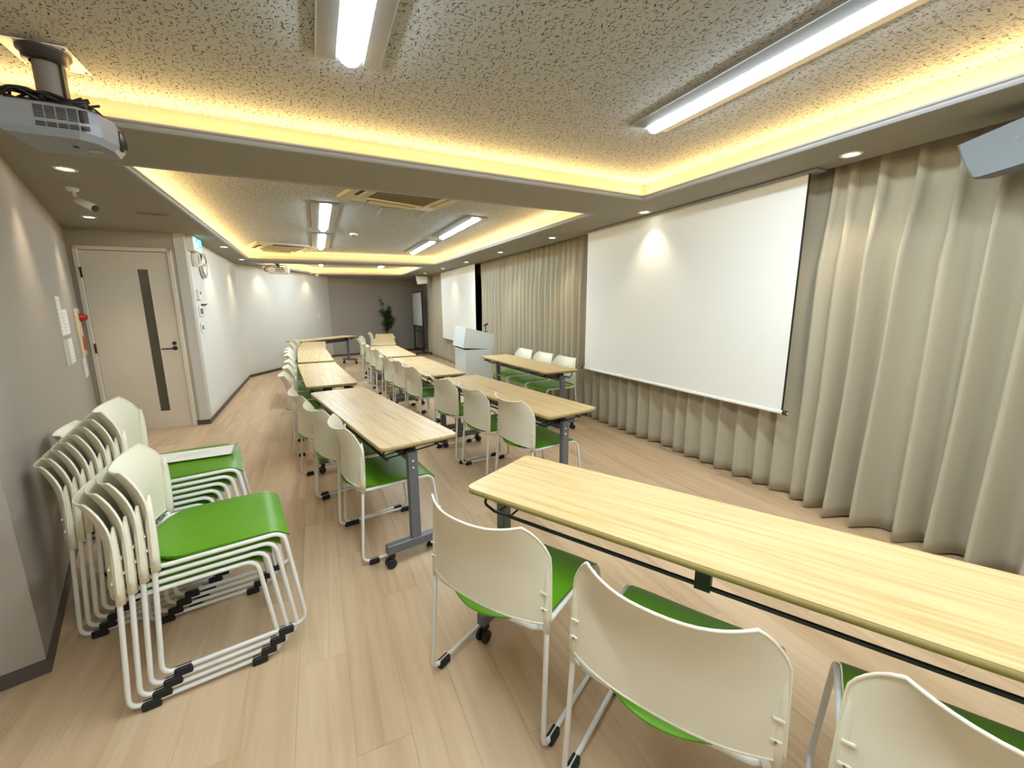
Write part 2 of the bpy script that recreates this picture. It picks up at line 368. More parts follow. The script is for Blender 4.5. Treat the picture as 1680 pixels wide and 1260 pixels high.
# floor: planks
def floor_build():
    root = MB().box(-2.3, 3.4, -1.9, 14.4, -0.06, -0.004).build('floor', M['base']); struct(root)
    pm = MB(); pm.bbox(0, PW-0.0005, 0, PL-0.0005, -0.004, 0.0, 0.0004); me = pm.mesh('plank', M['floor'])
    def leftx(y):
        if y < 1.9: return -2.25
        if y < 6.25: return -1.10-(y-2.1)*0.307
        if y < 10.1: return -1.35
        return -1.355+(y-10.1)*0.554
    rest = MB(); n = 0; cells = []
    for i in range(math.floor(-2.45/PW), math.ceil(3.34/PW)):
        off = ((i*0.381) % 1.0)*PL
        for j in range(-2, 14):
            x0 = i*PW; y0 = j*PL-off; y1 = y0+PL
            if y1 < -1.85 or y0 > 14.2: continue
            if x0+PW < min(leftx(y0), leftx(y1), leftx((y0+y1)/2), leftx(2.1) if y0 < 2.1 < y1 else 9): continue
            if y0 > 13.2 and (y0-13.25) > (x0+PW-0.39)*0.339+0.1: continue
            cells.append((x0, y0))
    # the pieces seen largest: near ones ahead of the camera
    fx, fy = math.sin(0.4365), math.cos(0.4365)
    def key(c):
        cx, cy = c[0]+PW/2, c[1]+PL/2
        d = cx*fx+cy*fy
        side = abs(cx*fy-cy*fx)
        return math.hypot(cx, cy) if d > 0.3 and side < 1.5*d+1 else 100+math.hypot(cx, cy)
    cells.sort(key=key)
    for k, (x0, y0) in enumerate(cells):
        cx0, cx1 = x0, min(x0+PW-0.001, XR-0.002); cy0, cy1 = max(y0, -1.79), min(y0+PL-0.001, 14.2)
        if k < 295:
            if cx1-cx0 < PW-0.002 or cy0 > y0 or cy1 < y0+PL-0.002:
                o = MB().bbox(cx0, cx1, cy0, cy1, -0.004, 0, 0.0007).build('plank', M['floor'], root)
            else:
                o = bpy.data.objects.new('plank', me); o.location = (x0, y0, 0); col.objects.link(o); o.parent = root
        else: rest.bbox(cx0, cx1, cy0, cy1, -0.004, 0, 0.0007)
    rest.build('plank', M['floor'], root, kind='stuff')
floor_build()

# ceiling with three coffers
O1 = [(-1.52, 2.735), (2.53, 2.84), (2.66, -0.95), (-1.52, -0.95)]
O2 = [(-1.01, 9.05), (2.35, 8.85), (2.47, 3.447), (-0.983, 3.447)]
O3 = [(-1.05, 9.70), (0.13, 12.45), (2.25, 12.05), (2.25, 9.38)]
def ccw(p):
    a = sum(p[i][0]*p[(i+1) % len(p)][1]-p[(i+1) % len(p)][0]*p[i][1] for i in range(len(p)))
    return p if a > 0 else p[::-1]
O1, O2, O3 = ccw(O1), ccw(O2), ccw(O3)
def offset(poly, d):
    n = len(poly); out = []
    for i in range(n):
        a, b, c = Vector(poly[i-1]), Vector(poly[i]), Vector(poly[(i+1) % n])
        e1 = (b-a).normalized(); e2 = (c-b).normalized()
        n1 = Vector((e1.y, -e1.x)); n2 = Vector((e2.y, -e2.x))
        m = (n1+n2); m = m/(m.length_squared)*2 if m.length > 0 else n1
        out.append((b.x+m.x*d, b.y+m.y*d))
    return out
SOFX = 3.075
def ceiling_build():
    cl = MB().box(-2.6, XR+0.1, -1.9, 14.4, ZC, ZC+0.05).build('ceiling', M['ceil']); struct(cl)
    # soffit slab with holes (filled 2D curve turned to a mesh)
    cu = bpy.data.curves.new('soffit', 'CURVE'); cu.dimensions = '2D'; cu.fill_mode = 'BOTH'; cu.extrude = 0.0125
    outer = [(-2.6, -1.9), (SOFX, -1.9), (SOFX, 14.35), (-2.6, 14.35)]
    for poly in (outer, O1, O2, O3):
        sp = cu.splines.new('POLY'); sp.points.add(len(poly)-1); sp.use_cyclic_u = True
        for p, q in zip(sp.points, poly): p.co = (q[0], q[1], 0, 1)
    tmp = bpy.data.objects.new('tmp', cu); col.objects.link(tmp)
    dg = bpy.context.evaluated_depsgraph_get(); me = bpy.data.meshes.new_from_object(tmp.evaluated_get(dg))
    bpy.data.objects.remove(tmp); me.materials.clear(); me.materials.append(M['soffit'])
    so = bpy.data.objects.new('soffit', me); so.location = (0, 0, ZS+0.0125); col.objects.link(so); so.parent = cl
    # curtain box side
    MB().box(SOFX-0.02, SOFX, -1.8, 14.3, ZS+0.025, ZC).build('curtain_box', M['soffit'], cl)
    for k, O in enumerate((O1, O2, O3)):
        n = len(O)
        # moulded lip: two steps around the opening
        prof = [(0.030, ZS-0.000), (-0.004, ZS-0.004), (-0.010, ZS+0.006), (-0.010, ZS+0.016), (-0.020, ZS+0.020), (-0.020, ZS+0.029), (0.004, ZS+0.031), (0.004, ZS+0.026), (0.030, ZS+0.026)]
        rings = [[(x, y, z) for x, y in offset(O, d)] for d, z in prof]
        mb = MB()
        for a, b_ in zip(rings, rings[1:]):
            vs = a+b_; mb.add(vs, [(i, (i+1) % n, n+(i+1) % n, n+i) for i in range(n)])
        struct(mb.build('trim_%d' % (k+1), M['lip']))
        # trough back wall
        Bk = offset(O, 0.165); B2 = offset(O, 0.190); mb = MB()
        for i in range(n):
            j = (i+1) % n; a, b_, c, d = Bk[i], Bk[j], B2[j], B2[i]
            mb.add([(*a, ZS+0.025), (*b_, ZS+0.025), (*c, ZS+0.025), (*d, ZS+0.025), (*a, ZC), (*b_, ZC), (*c, ZC), (*d, ZC)],
                   [(0, 1, 5, 4), (1, 2, 6, 5), (2, 3, 7, 6), (3, 0, 4, 7), (4, 5, 6, 7), (0, 3, 2, 1)])
        mb.build('cove_wall', M['cove'], cl)
        # warm strips lying in the trough, each with its light
        P0 = offset(O, 0.118); P1 = offset(O, 0.132)
        tn = empty('cove_light'); tag(tn, ('warm LED strip hidden in the cove of the near coffer above the projector', 'warm LED strip hidden in the cove of the middle coffer beyond the beam', 'warm LED strip hidden in the cove of the farthest coffer')[k], 'cove light', 'warm cove strips in the ceiling')
        for i in range(n):
            j = (i+1) % n; a = Vector(P0[i]); b_ = Vector(P0[j]); c = Vector(P1[j]); d = Vector(P1[i])
            z0, z1 = ZS+0.025, ZS+0.031
            MB().add([(*a, z0), (*b_, z0), (*c, z0), (*d, z0), (*a, z1), (*b_, z1), (*c, z1), (*d, z1)],
                     [(0, 1, 5, 4), (1, 2, 6, 5), (2, 3, 7, 6), (3, 0, 4, 7), (4, 5, 6, 7), (0, 3, 2, 1)]).build('led_strip', M['led'], tn)
            L = (b_-a).length
            ld = bpy.data.lights.new('cove_lamp', 'AREA'); ld.shape = 'RECTANGLE'; ld.size = L-0.04; ld.size_y = 0.02
            ld.energy = COVE_W*L; ld.color = COVE_C
            lo = bpy.data.objects.new('cove_lamp', ld); col.objects.link(lo); lo.parent = tn
            mid = (Vector(offset(O, 0.125)[i])+Vector(offset(O, 0.125)[j]))/2
            e = (b_-a).normalized()
            # x along the edge, z (emission is -z) pointing down => flip so that it emits upwards
            xa = Vector((e.x, e.y, 0)); out = Vector((e.y, -e.x, 0)); za = (Vector((0, 0, -1))*math.cos(R(48))+out*math.sin(R(48))).normalized(); ya = za.cross(xa)
            mt = Matrix((xa, ya, za)).transposed().to_4x4(); mt.translation = (mid.x, mid.y, ZS+0.040); lo.matrix_world = mt
ceiling_build()

# ---------------------------------------------------------------- ceiling lamps
def tube_lamp(x, y0, y1, label, w=0.26, wt=0.082):
    r = empty('ceiling_light', (x, (y0+y1)/2, ZC)); tag(r, label, 'ceiling light', 'long tube lights on the speckled ceiling')
    hl = (y1-y0)/2
    h = MB(); h.bbox(-w/2, w/2, -hl-0.04, hl+0.04, -0.014, 0.0, 0.002)
    for sx in (-1, 1):     # sloping reflector wings
        h.add([(sx*w*0.47, -hl-0.02, -0.014), (sx*w*0.47, hl+0.02, -0.014), (sx*0.055, hl, -0.026), (sx*0.055, -hl, -0.026), (sx*0.055, hl, -0.014), (sx*0.055, -hl, -0.014)],
              [(0, 1, 2, 3), (3, 2, 4, 5), (1, 4, 2), (0, 3, 5)] if sx < 0 else [(3, 2, 1, 0), (5, 4, 2, 3), (2, 4, 1), (5, 3, 0)])
    h.build('housing', M['housing'], r)
    d = MB(); prof = []
    for k in range(9):
        a = PI*k/8; prof.append((-math.cos(a)*wt/2, -0.016-math.sin(a)*0.034))
    rows = []
    for yy, sc in ((-hl, 0.0), (-hl, 0.7), (-hl+0.012, 1.0), (hl-0.012, 1.0), (hl, 0.7), (hl, 0.0)):
        rows.append([(px*(sc if sc else 0.01), yy, -0.016+(pz+0.016)*(sc if sc else 0.01)) for px, pz in prof])
    d.grid(rows, True); d.build('tube_cover', M['tube'], r)
    return r
def dir_lamp(*a, **k): return tube_lamp(*a, **k)
dir_lamp(0.215, 0.58, 2.03, 'cool white tube light at top left of the near coffer, left of the other tube')
dir_lamp(1.845, 0.58, 2.03, 'cool white tube light at the right of the near coffer, above the large screen')
dir_lamp(0.215, -0.90, 0.52, 'cool white tube light straight overhead, behind the near left tube')
dir_lamp(1.865, -0.90, 0.52, 'cool white tube light overhead to the right, behind the near right tube')
dir_lamp(0.182, 4.75, 6.21, 'left tube light of the middle coffer, nearer of the left pair')
dir_lamp(0.176, 6.66, 8.14, 'left tube light of the middle coffer, farther of the left pair')
dir_lamp(1.785, 4.78, 6.24, 'right tube light of the middle coffer, nearer of the right pair')
dir_lamp(1.765, 6.72, 8.22, 'right tube light of the middle coffer, farther of the right pair')
dir_lamp(0.22, 10.25, 11.45, 'left tube light in the farthest coffer')
dir_lamp(1.60, 10.1, 11.45, 'right tube light in the farthest coffer')

def downlight(x, y, label, group, spot=True, k=1.0):
    r = empty('downlight', (x, y, ZS)); tag(r, label, 'downlight', group)
    MB().lathe([(0.058, 0.0), (0.056, -0.004), (0.046, -0.006), (0.040, -0.001), (0.038, 0.0)], 24).build('rim', M['white'], r)
    MB().lathe([(0.0, -0.0012), (0.036, -0.0012), (0.037, 0.0)], 20).build('lamp_lens', M['dl'], r)
    if spot:
        ld = bpy.data.lights.new('downlight_lamp', 'SPOT'); ld.energy = SPOT_W*k; ld.color = SPOT_C; ld.spot_size = R(96); ld.spot_blend = 0.8; ld.shadow_soft_size = 0.03
        lo = bpy.data.objects.new('downlight_lamp', ld); col.objects.link(lo); lo.parent = r; lo.location = (0, 0, -0.012)
RG = 'round downlights along the right soffit'
for x, y, lb in ((2.899, 1.53, 'round downlight above the near beige curtain, right of the large screen'), (2.864, 3.19, 'round downlight above the large projection screen'),
                 (2.824, 4.81, 'round downlight just left of the large screen, above the middle curtain'), (2.797, 6.41, 'round downlight over the middle curtain, second left of the large screen'),
                 (2.776, 8.04, 'round downlight above the near edge of the small far screen'), (2.73, 9.55, 'round downlight above the middle of the small far screen'),
                 (2.69, 11.1, 'round downlight beside the far white speaker')):
    downlight(x, y, lb, RG)
LG = 'round downlights along the left soffit'
for x, y, lb in ((-1.332, 3.688, 'large looking downlight above the stacked chairs, nearest on the left soffit'), (-1.868, 5.461, 'downlight in front of the door, below the security camera'),
                 (-1.10, 7.326, 'downlight on the left soffit beside the wall clock'), (-1.12, 9.07, 'downlight on the left soffit where the light wall bends')):
    downlight(x, y, lb, LG, k=1.4)
downlight(-0.90, 10.55, 'downlight near the far projector, washing the bent light wall', LG, k=1.0)
downlight(-0.01, 12.17, 'downlight at the far end of the bent light wall', LG, k=1.0)
downlight(-1.72, 2.15, 'downlight above the left wall jog, left of the stacked chairs', LG, k=1.3)

# ---------------------------------------------------------------- door
def door_build():
    r = empty('door_1'); r.matrix_world = MT_DOOR; struct(r)
    # local: x along the wall from the left corner, room at -y.
    f = MB()
    f.bbox(0.05, 0.092, -0.022, 0.06, 0.0, 2.125, 0.003); f.bbox(0.885, 0.927, -0.022, 0.06, 0.0, 2.125, 0.003); f.bbox(0.05, 0.927, -0.022, 0.06, 2.083, 2.125, 0.003)
    f.box(0.092, 0.10, 0.03, 0.06, 0, 2.083); f.box(0.877, 0.885, 0.03, 0.06, 0, 2.083)
    f.build('door_frame', M['frame'], r)
    x0, x1, z0, z1 = 0.097, 0.879, 0.008, 2.077
    g0, g1, h0, h1 = 0.582, 0.680, 0.215, 1.885
    l = MB()
    for a in ((x0, g0, z0, z1), (g1, x1, z0, z1), (g0, g1, z0, h0), (g0, g1, h1, z1)): l.box(a[0], a[1], -0.006, 0.03, a[2], a[3])
    leaf = l.build('door_leaf', M['door'], r)
    b = MB()
    for a in ((g0-0.012, g0, h0-0.012, h1+0.012), (g1, g1+0.012, h0-0.012, h1+0.012), (g0, g1, h0-0.012, h0), (g0, g1, h1, h1+0.012)): b.box(a[0], a[1], -0.010, -0.004, a[2], a[3])
    b.build('glazing_bead', M['frame'], r)
    MB().box(g0, g1, 0.008, 0.014, h0, h1).build('glass_pane', M['glass'], r)
    for z in (0.17, 1.00, 1.84):
        MB().tube([(0.094, -0.026, z-0.055), (0.094, -0.026, z+0.055)], 0.009, 8).build('hinge', M['black'], r)
    h = MB(); rx = Matrix.Translation((0.823, -0.006, 0.972)) @ Matrix.Rotation(R(90), 4, 'X')
    h.lathe([(0.0, 0.012), (0.024, 0.012), (0.026, 0.0)], 20, rx)
    h.tube(fillet([(0.823, -0.01, 0.972), (0.823, -0.055, 0.972), (0.705, -0.055, 0.970)], 0.02), 0.008, 8)
    h.build('door_handle', M['black'], r)
    MB().lathe([(0.0, 0.014), (0.018, 0.014), (0.022, 0.0)], 18, Matrix.Translation((0.823, -0.006, 1.032)) @ Matrix.Rotation(R(90), 4, 'X')).build('lock', M['black'], r)
    MB().box(0.0, 0.93, 0.10, 0.14, 0, 2.12).build('corridor_panel', M['black'], r)
    MB().box(0.092, 0.885, -0.006, 0.06, 0.0, 0.006).build('threshold', M['frame'], r)
door_build()

# ---------------------------------------------------------------- fold-away conference table
def make_table():
    r = empty('folding_table')
    poly = rounded_rect(0.225, 0.90, 0.035, 5)
    t = MB(); t.prism(poly, 0.704, 0.720); top = t.build('tabletop', M['laminate'], r)
    e = MB(); n = len(poly)
    for d, z0, z1 in ((0.0008, 0.697, 0.7165),):
        pp = [(x*(1+d/0.225), y*(1+d/0.9)) for x, y in poly]
        e.prism(pp, z0, z1, smooth=True)
    e.build('edge_band', M['edge'], r)
    a = MB(); a.prism(rounded_rect(0.205, 0.88, 0.03, 3), 0.688, 0.697); a.build('underframe', M['dark'], r)
    for sy in (-1, 1):
        y = sy*0.845
        l = MB()
        l.bbox(-0.068, -0.012, y-0.020, y+0.020, 0.125, 0.655, 0.004)
        l.bbox(-0.215, 0.215, y-0.022, y+0.022, 0.085, 0.140, 0.005)
        lo = l.build('leg', M['grey'], r)
        for z in (0.56, 0.60):
            mtb = Matrix.Translation((-0.040, y+sy*0.020, z)) @ Matrix.Rotation(R(-90*sy), 4, 'X')
            MB().lathe([(0.0, 0.004), (0.006, 0.003), (0.008, 0.0)], 10, mtb).build('bolt', M['chrome'], lo)
        MB().bbox(-0.080, 0.0, y-sy*0.050-0.02, y-sy*0.050+0.02, 0.625, 0.690, 0.004).build('pivot_bracket', M['dark'], lo)
        for sx in (-1, 1):
            c = MB(); cx = sx*0.185
            c.bbox(cx-0.014, cx+0.014, y-0.016, y+0.016, 0.055, 0.087, 0.003)
            for dx in (-0.014, 0.014):
                mt = Matrix.Translation((cx+0.010*sx, y+dx*1.2, 0.028)) @ Matrix.Rotation(R(90), 4, 'X')
                c.lathe([(0.0, -0.008), (0.024, -0.008), (0.028, -0.005), (0.028, 0.005), (0.024, 0.008), (0.0, 0.008)], 16, mt)
            c.build('caster', M['black'], lo)
    p = MB(); p.bbox(-0.046, -0.034, -0.825, 0.825, 0.580, 0.660, 0.002); p.build('modesty_panel', M['grey'], r)
    s = MB()
    s.tube(fillet([(-0.165, -0.80, 0.617), (-0.165, 0.80, 0.617)], 0.0), 0.0072, 8)
    s.tube([(0.150, -0.80, 0.640), (0.150, 0.80, 0.640)], 0.0055, 8)
    for y in (-0.78, -0.72, 0.72, 0.78): s.tube([(-0.165, y, 0.617), (0.150, y, 0.640)], 0.004, 6)
    for y in (-0.4, 0.0, 0.4): s.tube([(-0.04, y, 0.632), (0.150, y, 0.640)], 0.004, 6)
    for y in (-0.75, 0.75): s.tube([(0.150, y, 0.640), (0.14, y, 0.690)], 0.005, 6)
    s.build('shelf_rack', M['dark'], r)
    MB().box(-0.182, -0.150, -0.022, 0.022, 0.611, 0.690).build('rack_bracket', M['black'], r)
    for y in (-0.80, 0.80): MB().tube(fillet([(-0.165, y, 0.617), (-0.20, y*1.03, 0.660), (-0.16, y*1.03, 0.690)], 0.02), 0.006, 6).build('rack_hook', M['black'], r)
    for sy in (-1, 1):
        MB().tube([(0.12, sy*0.76, 0.66), (0.185, sy*0.84, 0.665)], 0.011, 8).build('tilt_lever', M['dark'], r)
    return r
TB0 = make_table()
TABLES = [
 (1.129, 0.844, 28.9, 'wood-topped folding table in the right foreground, angled toward the large screen', None),
 (0.295, 3.070, 11.2, "nearest wood-topped folding table of the left row, its casters and leg in view", 'left'),
 (0.025, 5.130, 4.3, "second folding table of the left row, right behind the nearest one", 'left'),
 (-0.075, 7.119, 2.0, "third folding table of the left row, counting from the camera", 'left'),
 (-0.094, 8.931, -1.2, "fourth folding table of the left row, ending at the slanted far table", 'left'),
 (0.135, 10.85, -43.5, "far folding table standing slantwise before the bend of the light wall", None),
 (1.431, 3.229, 8.6, "nearest folding table of the middle row, left of the large screen", 'mid'),
 (1.192, 5.212, 2.6, "second folding table of the middle row, left of the white podium", 'mid'),
 (1.124, 7.196, 0.0, "third folding table of the middle row, counting from the camera", 'mid'),
 (1.277, 9.191, -8.0, "fourth folding table of the middle row, next to last", 'mid'),
 (1.545, 10.93, -7.4, "last folding table of the middle row, in front of the green plant", 'mid'),
 (2.427, 4.846, 2.8, "presenters' folding table before the curtain, three white chair backs behind it", None)]
for i, (x, y, a, lb, g) in enumerate(TABLES):
    o = TB0 if i == 0 else copy_tree(TB0)
    if i == 0: T_FIRST = o
    o.location = (x, y, 0); o.rotation_euler = (0, 0, R(a)); flip = False
    if lb.startswith("presenters'"): o.rotation_euler = (0, 0, R(a+180))
    tag(o, lb, 'table', {'left': 'folding tables of the left row', 'mid': 'folding tables of the middle row'}.get(g))

# ---------------------------------------------------------------- stacking chair
def make_chair():
    r = empty('stacking_chair')
    def back_pt(u, v):
        # u -1..1 across, v 0..1 up
        z = 0.468+v*0.350
        hw = 0.262-0.012*v
        if v > 0.62:
            t = (v-0.62)/0.38; hw -= 0.060*(t**1.30)
        x = u*hw
        q = 1-min(1, abs(x)/0.258)**2.5
        c = max(0.0, (v-0.40)/0.60)**1.7
        y = 0.032+0.018*v - (0.056+0.064*c)*q - 0.008*c
        z -= 0.038*q*c
        return Vector((x, y, z))
    NU, NV = 20, 14
    us = [math.sin(-PI/2+PI*i/NU) for i in range(NU+1)]
    F = [[back_pt(u, j/NV)+Vector((0, 0.0025, 0)) for j in range(NV+1)] for u in us]
    B = [[back_pt(u, j/NV)-Vector((0, 0.0025, 0)) for j in range(NV+1)] for u in us]
    b = MB(); b.grid(F, True, False); b.grid(B, True, True)
    n = len(us); W = NV+1
    def rim(a):   # a list of (i,j)
        vs = []; 
        for i, j in a: vs += [F[i][j], B[i][j]]
        fs = [(2*k, 2*k+1, 2*k+3, 2*k+2) for k in range(len(a)-1)]
        b.add(vs, fs, True)
    rim([(i, NV) for i in range(n)]); rim([(i, 0) for i in range(n)][::-1])
    rim([(0, j) for j in range(W)]); rim([(n-1, j) for j in range(W)][::-1])
    # rolled top rim and bottom rim
    b.tube([back_pt(u, 1.0) for u in us], 0.0042, 6); b.tube([back_pt(u, 0.0) for u in us], 0.0045, 6)
    for s in (0, n-1): b.tube([back_pt(us[s], j/NV) for j in range(W)], 0.0042, 6)
    for s in (-1, 1):     # sleeves round the posts
        pts = [(s*0.247, 0.033, 0.436), (s*0.2455, 0.036, 0.50), (s*0.245, 0.040, 0.60), (s*0.243, 0.043, 0.67), (s*0.229, 0.046, 0.715)]
        b.tube(pts, [0.0145, 0.0148, 0.0145, 0.0110, 0.004], 10)
    back = b.build('backrest', M['plastic'], r)
    for s in (-1, 1):
        for z in (0.520, 0.575):
            mt = Matrix.Translation((s*0.243, 0.022, z)) @ Matrix.Rotation(R(90), 4, 'X')
            k = MB(); k.bbox(-0.012, 0.012, -0.004, 0.004, -0.001, 0.0045, 0.0015, mt); k.build('rib', M['plastic'], back)
        mt = Matrix.Translation((s*0.243, 0.0215, 0.520)) @ Matrix.Rotation(R(90), 4, 'X')
        MB().lathe([(0.0, 0.0065), (0.003, 0.006), (0.0035, 0.0)], 8, mt).build('screw', M['screw'], back)
    for s in (-1, 1):
        f = MB()
        pts = [(s*0.245, 0.038, 0.60), (s*0.250, 0.028, 0.42), (s*0.258, 0.0, 0.026), (s*0.258, 0.487, 0.026), (s*0.236, 0.437, 0.447), (s*0.233, 0.05, 0.440), (s*0.21, 0.018, 0.440), (s*0.04, 0.005, 0.436)]
        f.tube(fillet(pts, [0.02, 0.045, 0.05, 0.045, 0.035, 0.03], 5), 0.0088, 8)
        f.build('side_frame', M['steel'], r)
        for y in (0.062, 0.405):
            p = MB(); p.bbox(s*0.258-0.013, s*0.258+0.013, y-0.028, y+0.028, 0.0, 0.034, 0.004); p.build('foot_pad', M['rubber'], r)
        MB().tube([(s*0.247, 0.034, 0.452), (s*0.222, 0.020, 0.447)], 0.009, 8).build('rail_stub', M['steel'], r)
    # seat
    seat = MB(); NU, NV = 16, 18
    def seat_pt(i, j, top):
        v = j/NV; y = 0.012+v*0.448
        hw = 0.226
        if y < 0.12: hw = 0.226-0.085*((0.12-y)/0.108)**2.0
        u = -1+2*i/NU; x = u*hw
        yr = y
        if v < 0.3: yr = y-0.046*(1-u*u)*(1-v/0.3)
        z = 0.462-0.006*(1-u*u)
        z += 0.004*math.sin(v*PI)
        z -= 0.006*abs(u)**6
        if v > 0.86: z -= 0.030*((v-0.86)/0.14)**1.8; 
        if v < 0.10: z -= 0.012*((0.10-v)/0.10)**2
        return Vector((x, yr, z)) if top else Vector((x*0.985, yr, min(z-0.006, 0.4435 if v <= 0.9 else z-0.008)))
    T = [[seat_pt(i, j, True) for j in range(NV+1)] for i in range(NU+1)]
    Bt = [[seat_pt(i, j, False) for j in range(NV+1)] for i in range(NU+1)]
    seat.grid(T, True, False)
    ring = [(i, 0) for i in range(NU)]+[(NU, j) for j in range(NV)]+[(i, NV) for i in range(NU, 0, -1)]+[(0, j) for j in range(NV, 0, -1)]
    vs = []
    for i, j in ring: vs += [T[i][j], Bt[i][j]]
    m_ = len(ring); seat.add(vs, [(2*k+1, 2*k, (2*k+2) % (2*m_), (2*k+3) % (2*m_)) for k in range(m_)][::1], False)
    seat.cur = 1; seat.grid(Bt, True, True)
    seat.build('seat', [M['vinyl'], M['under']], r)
    return r
CH0 = make_chair(); CH_USED = [False]
def chair(x, y, h, label, group, z=0.0):
    if not CH_USED[0]: o = CH0; CH_USED[0] = True
    else: o = copy_tree(CH0)
    o.location = (x, y, z); o.rotation_euler = (0, 0, R(h-90)); tag(o, label, 'chair', group)
    return o
G1 = 'white and green chairs at the foreground table'
chair(0.4285, 1.190, 28.9, 'green-seated white chair at the left end of the foreground table', G1)
chair(0.687, 0.631, 28.6, 'green-seated white chair at the middle of the foreground table, back seen whole', G1)
chair(1.000, 0.115, 28.9, 'green-seated white chair cut off at the bottom right corner of the view', G1)
ordn = ['nearest', 'middle', 'farthest']
G2 = 'white and green chairs of the left table row'
LA = [(0.094, 2.53, 7), (-0.038, 3.022, 15), (-0.166, 3.587, 12), (-0.31, 4.66, 3), (-0.307, 5.243, 2.2), (-0.323, 5.80, 2), (-0.37, 6.60, 1), (-0.40, 7.11, 1), (-0.42, 7.61, 0), (-0.44, 8.81, -1), (-0.38, 9.43, -2)]
tn = ['nearest', 'second', 'third', 'fourth']
for i, (x, y, h) in enumerate(LA):
    k = i//3; m_ = i % 3
    nm = ordn[m_] if k < 3 else ('nearer', 'farther')[m_]
    extra = 'of three' if k < 3 else 'of two'
    chair(x, y, h, "white chair, %s %s at the %s table of the left row" % (nm, extra, tn[k]), G2)
G3 = 'white and green chairs of the middle table row'
LB = [(1.244, 2.69, 5.8), (1.124, 3.206, 3.8), (1.028, 3.782, 8.4), (0.925, 4.72, 5), (0.875, 5.30, 4), (0.815, 5.78, 3), (0.83, 6.86, 2), (0.81, 7.42, 2), (0.79, 7.93, 0), (0.81, 9.18, -8), (0.91, 9.88, -9), (1.24, 11.15, -7)]
for i, (x, y, h) in enumerate(LB):
    if i < 9: lb = "white chair, %s of three at the %s table of the middle row" % (ordn[i % 3], tn[i//3])
    elif i < 11: lb = "white chair, %s of two at the fourth table of the middle row" % ('nearer', 'farther')[i-9]
    else: lb = 'lone white chair at the last table of the middle row, nearest the plant'
    chair(x, y, h, lb, G3)
G4 = "white and green chairs behind the presenters' table"
for x, y, h, lb in ((2.885, 4.53, 183, "white chair, rightmost of three behind the presenters' table"), (2.875, 5.08, 183, "white chair, middle of three behind the presenters' table"), (2.865, 5.66, 183, "white chair, leftmost behind the presenters' table, next to the white podium")):
    chair(x, y, h, lb, G4)
cnt = ['bottom', 'second', 'third', 'fourth', 'fifth', 'sixth', 'seventh', 'eighth']
def stack(x, y, h, n, desc, g, dx=0.0325, dz=0.0292):
    for k in range(n):
        hx, hy = math.cos(R(h)), math.sin(R(h))
        if k == 0: nm = 'bottom chair'
        elif k == n-1: nm = 'top chair'
        else: nm = cnt[k]+' chair from the bottom'
        chair(x+hx*dx*k, y+hy*dx*k, h, 'white and green %s of the %s' % (nm, desc), g, z=k*dz)
stack(-0.768, 1.970, 9.3, 4, 'nearest stack in the left foreground', 'chairs of the near stack', 0.0345, 0.0292)
stack(-1.098, 2.500, 9.5, 8, 'tall stack holding a white tray', 'chairs of the tall stack', 0.0300, 0.0292)
chair(-1.27, 3.05, 12, 'lone white chair squeezed between the tall chair stack and the left wall', 'chairs by the left wall')
# white tray lying on the top seat of the tall stack
def tray():
    hx = R(9.5); dx = 7*0.030
    r = empty('document_tray', (-1.098+math.cos(hx)*dx, 2.500+math.sin(hx)*dx, 0.0), hx-PI/2); tag(r, 'white flat tray lying on the green seat of the tall chair stack', 'tray')
    z = 0.463+7*0.0292+0.006
    mt = Matrix.Translation((-0.05, 0.24, z)) @ Matrix.Rotation(R(-6), 4, 'Z')
    MB().bbox(-0.085, 0.075, -0.185, 0.185, 0.0, 0.006, 0.002, mt).build('base', M['paper'], r)
    e = MB()
    for s in (-1, 1):
        e.add([mt @ Vector(p) for p in ((-0.085, s*0.185, 0.002), (0.075, s*0.185, 0.002), (0.075, s*0.215, 0.018), (-0.085, s*0.215, 0.018), (-0.085, s*0.185, 0.005), (0.075, s*0.185, 0.005), (0.075, s*0.213, 0.021), (-0.085, s*0.213, 0.021))],
              [(0, 1, 2, 3), (7, 6, 5, 4), (0, 4, 5, 1), (2, 6, 7, 3), (0, 3, 7, 4), (1, 5, 6, 2)])
    e.build('end_flap', M['greypaper'], r)
    t = MB(); rs = random.Random(3)
    for k in range(3): t.box(-0.02+k*0.02, -0.017+k*0.02, -0.05-rs.random()*0.04, 0.05+rs.random()*0.05, 0.006, 0.0065, mt)
    t.build('print_line', M['greypaper'], r)
tray()

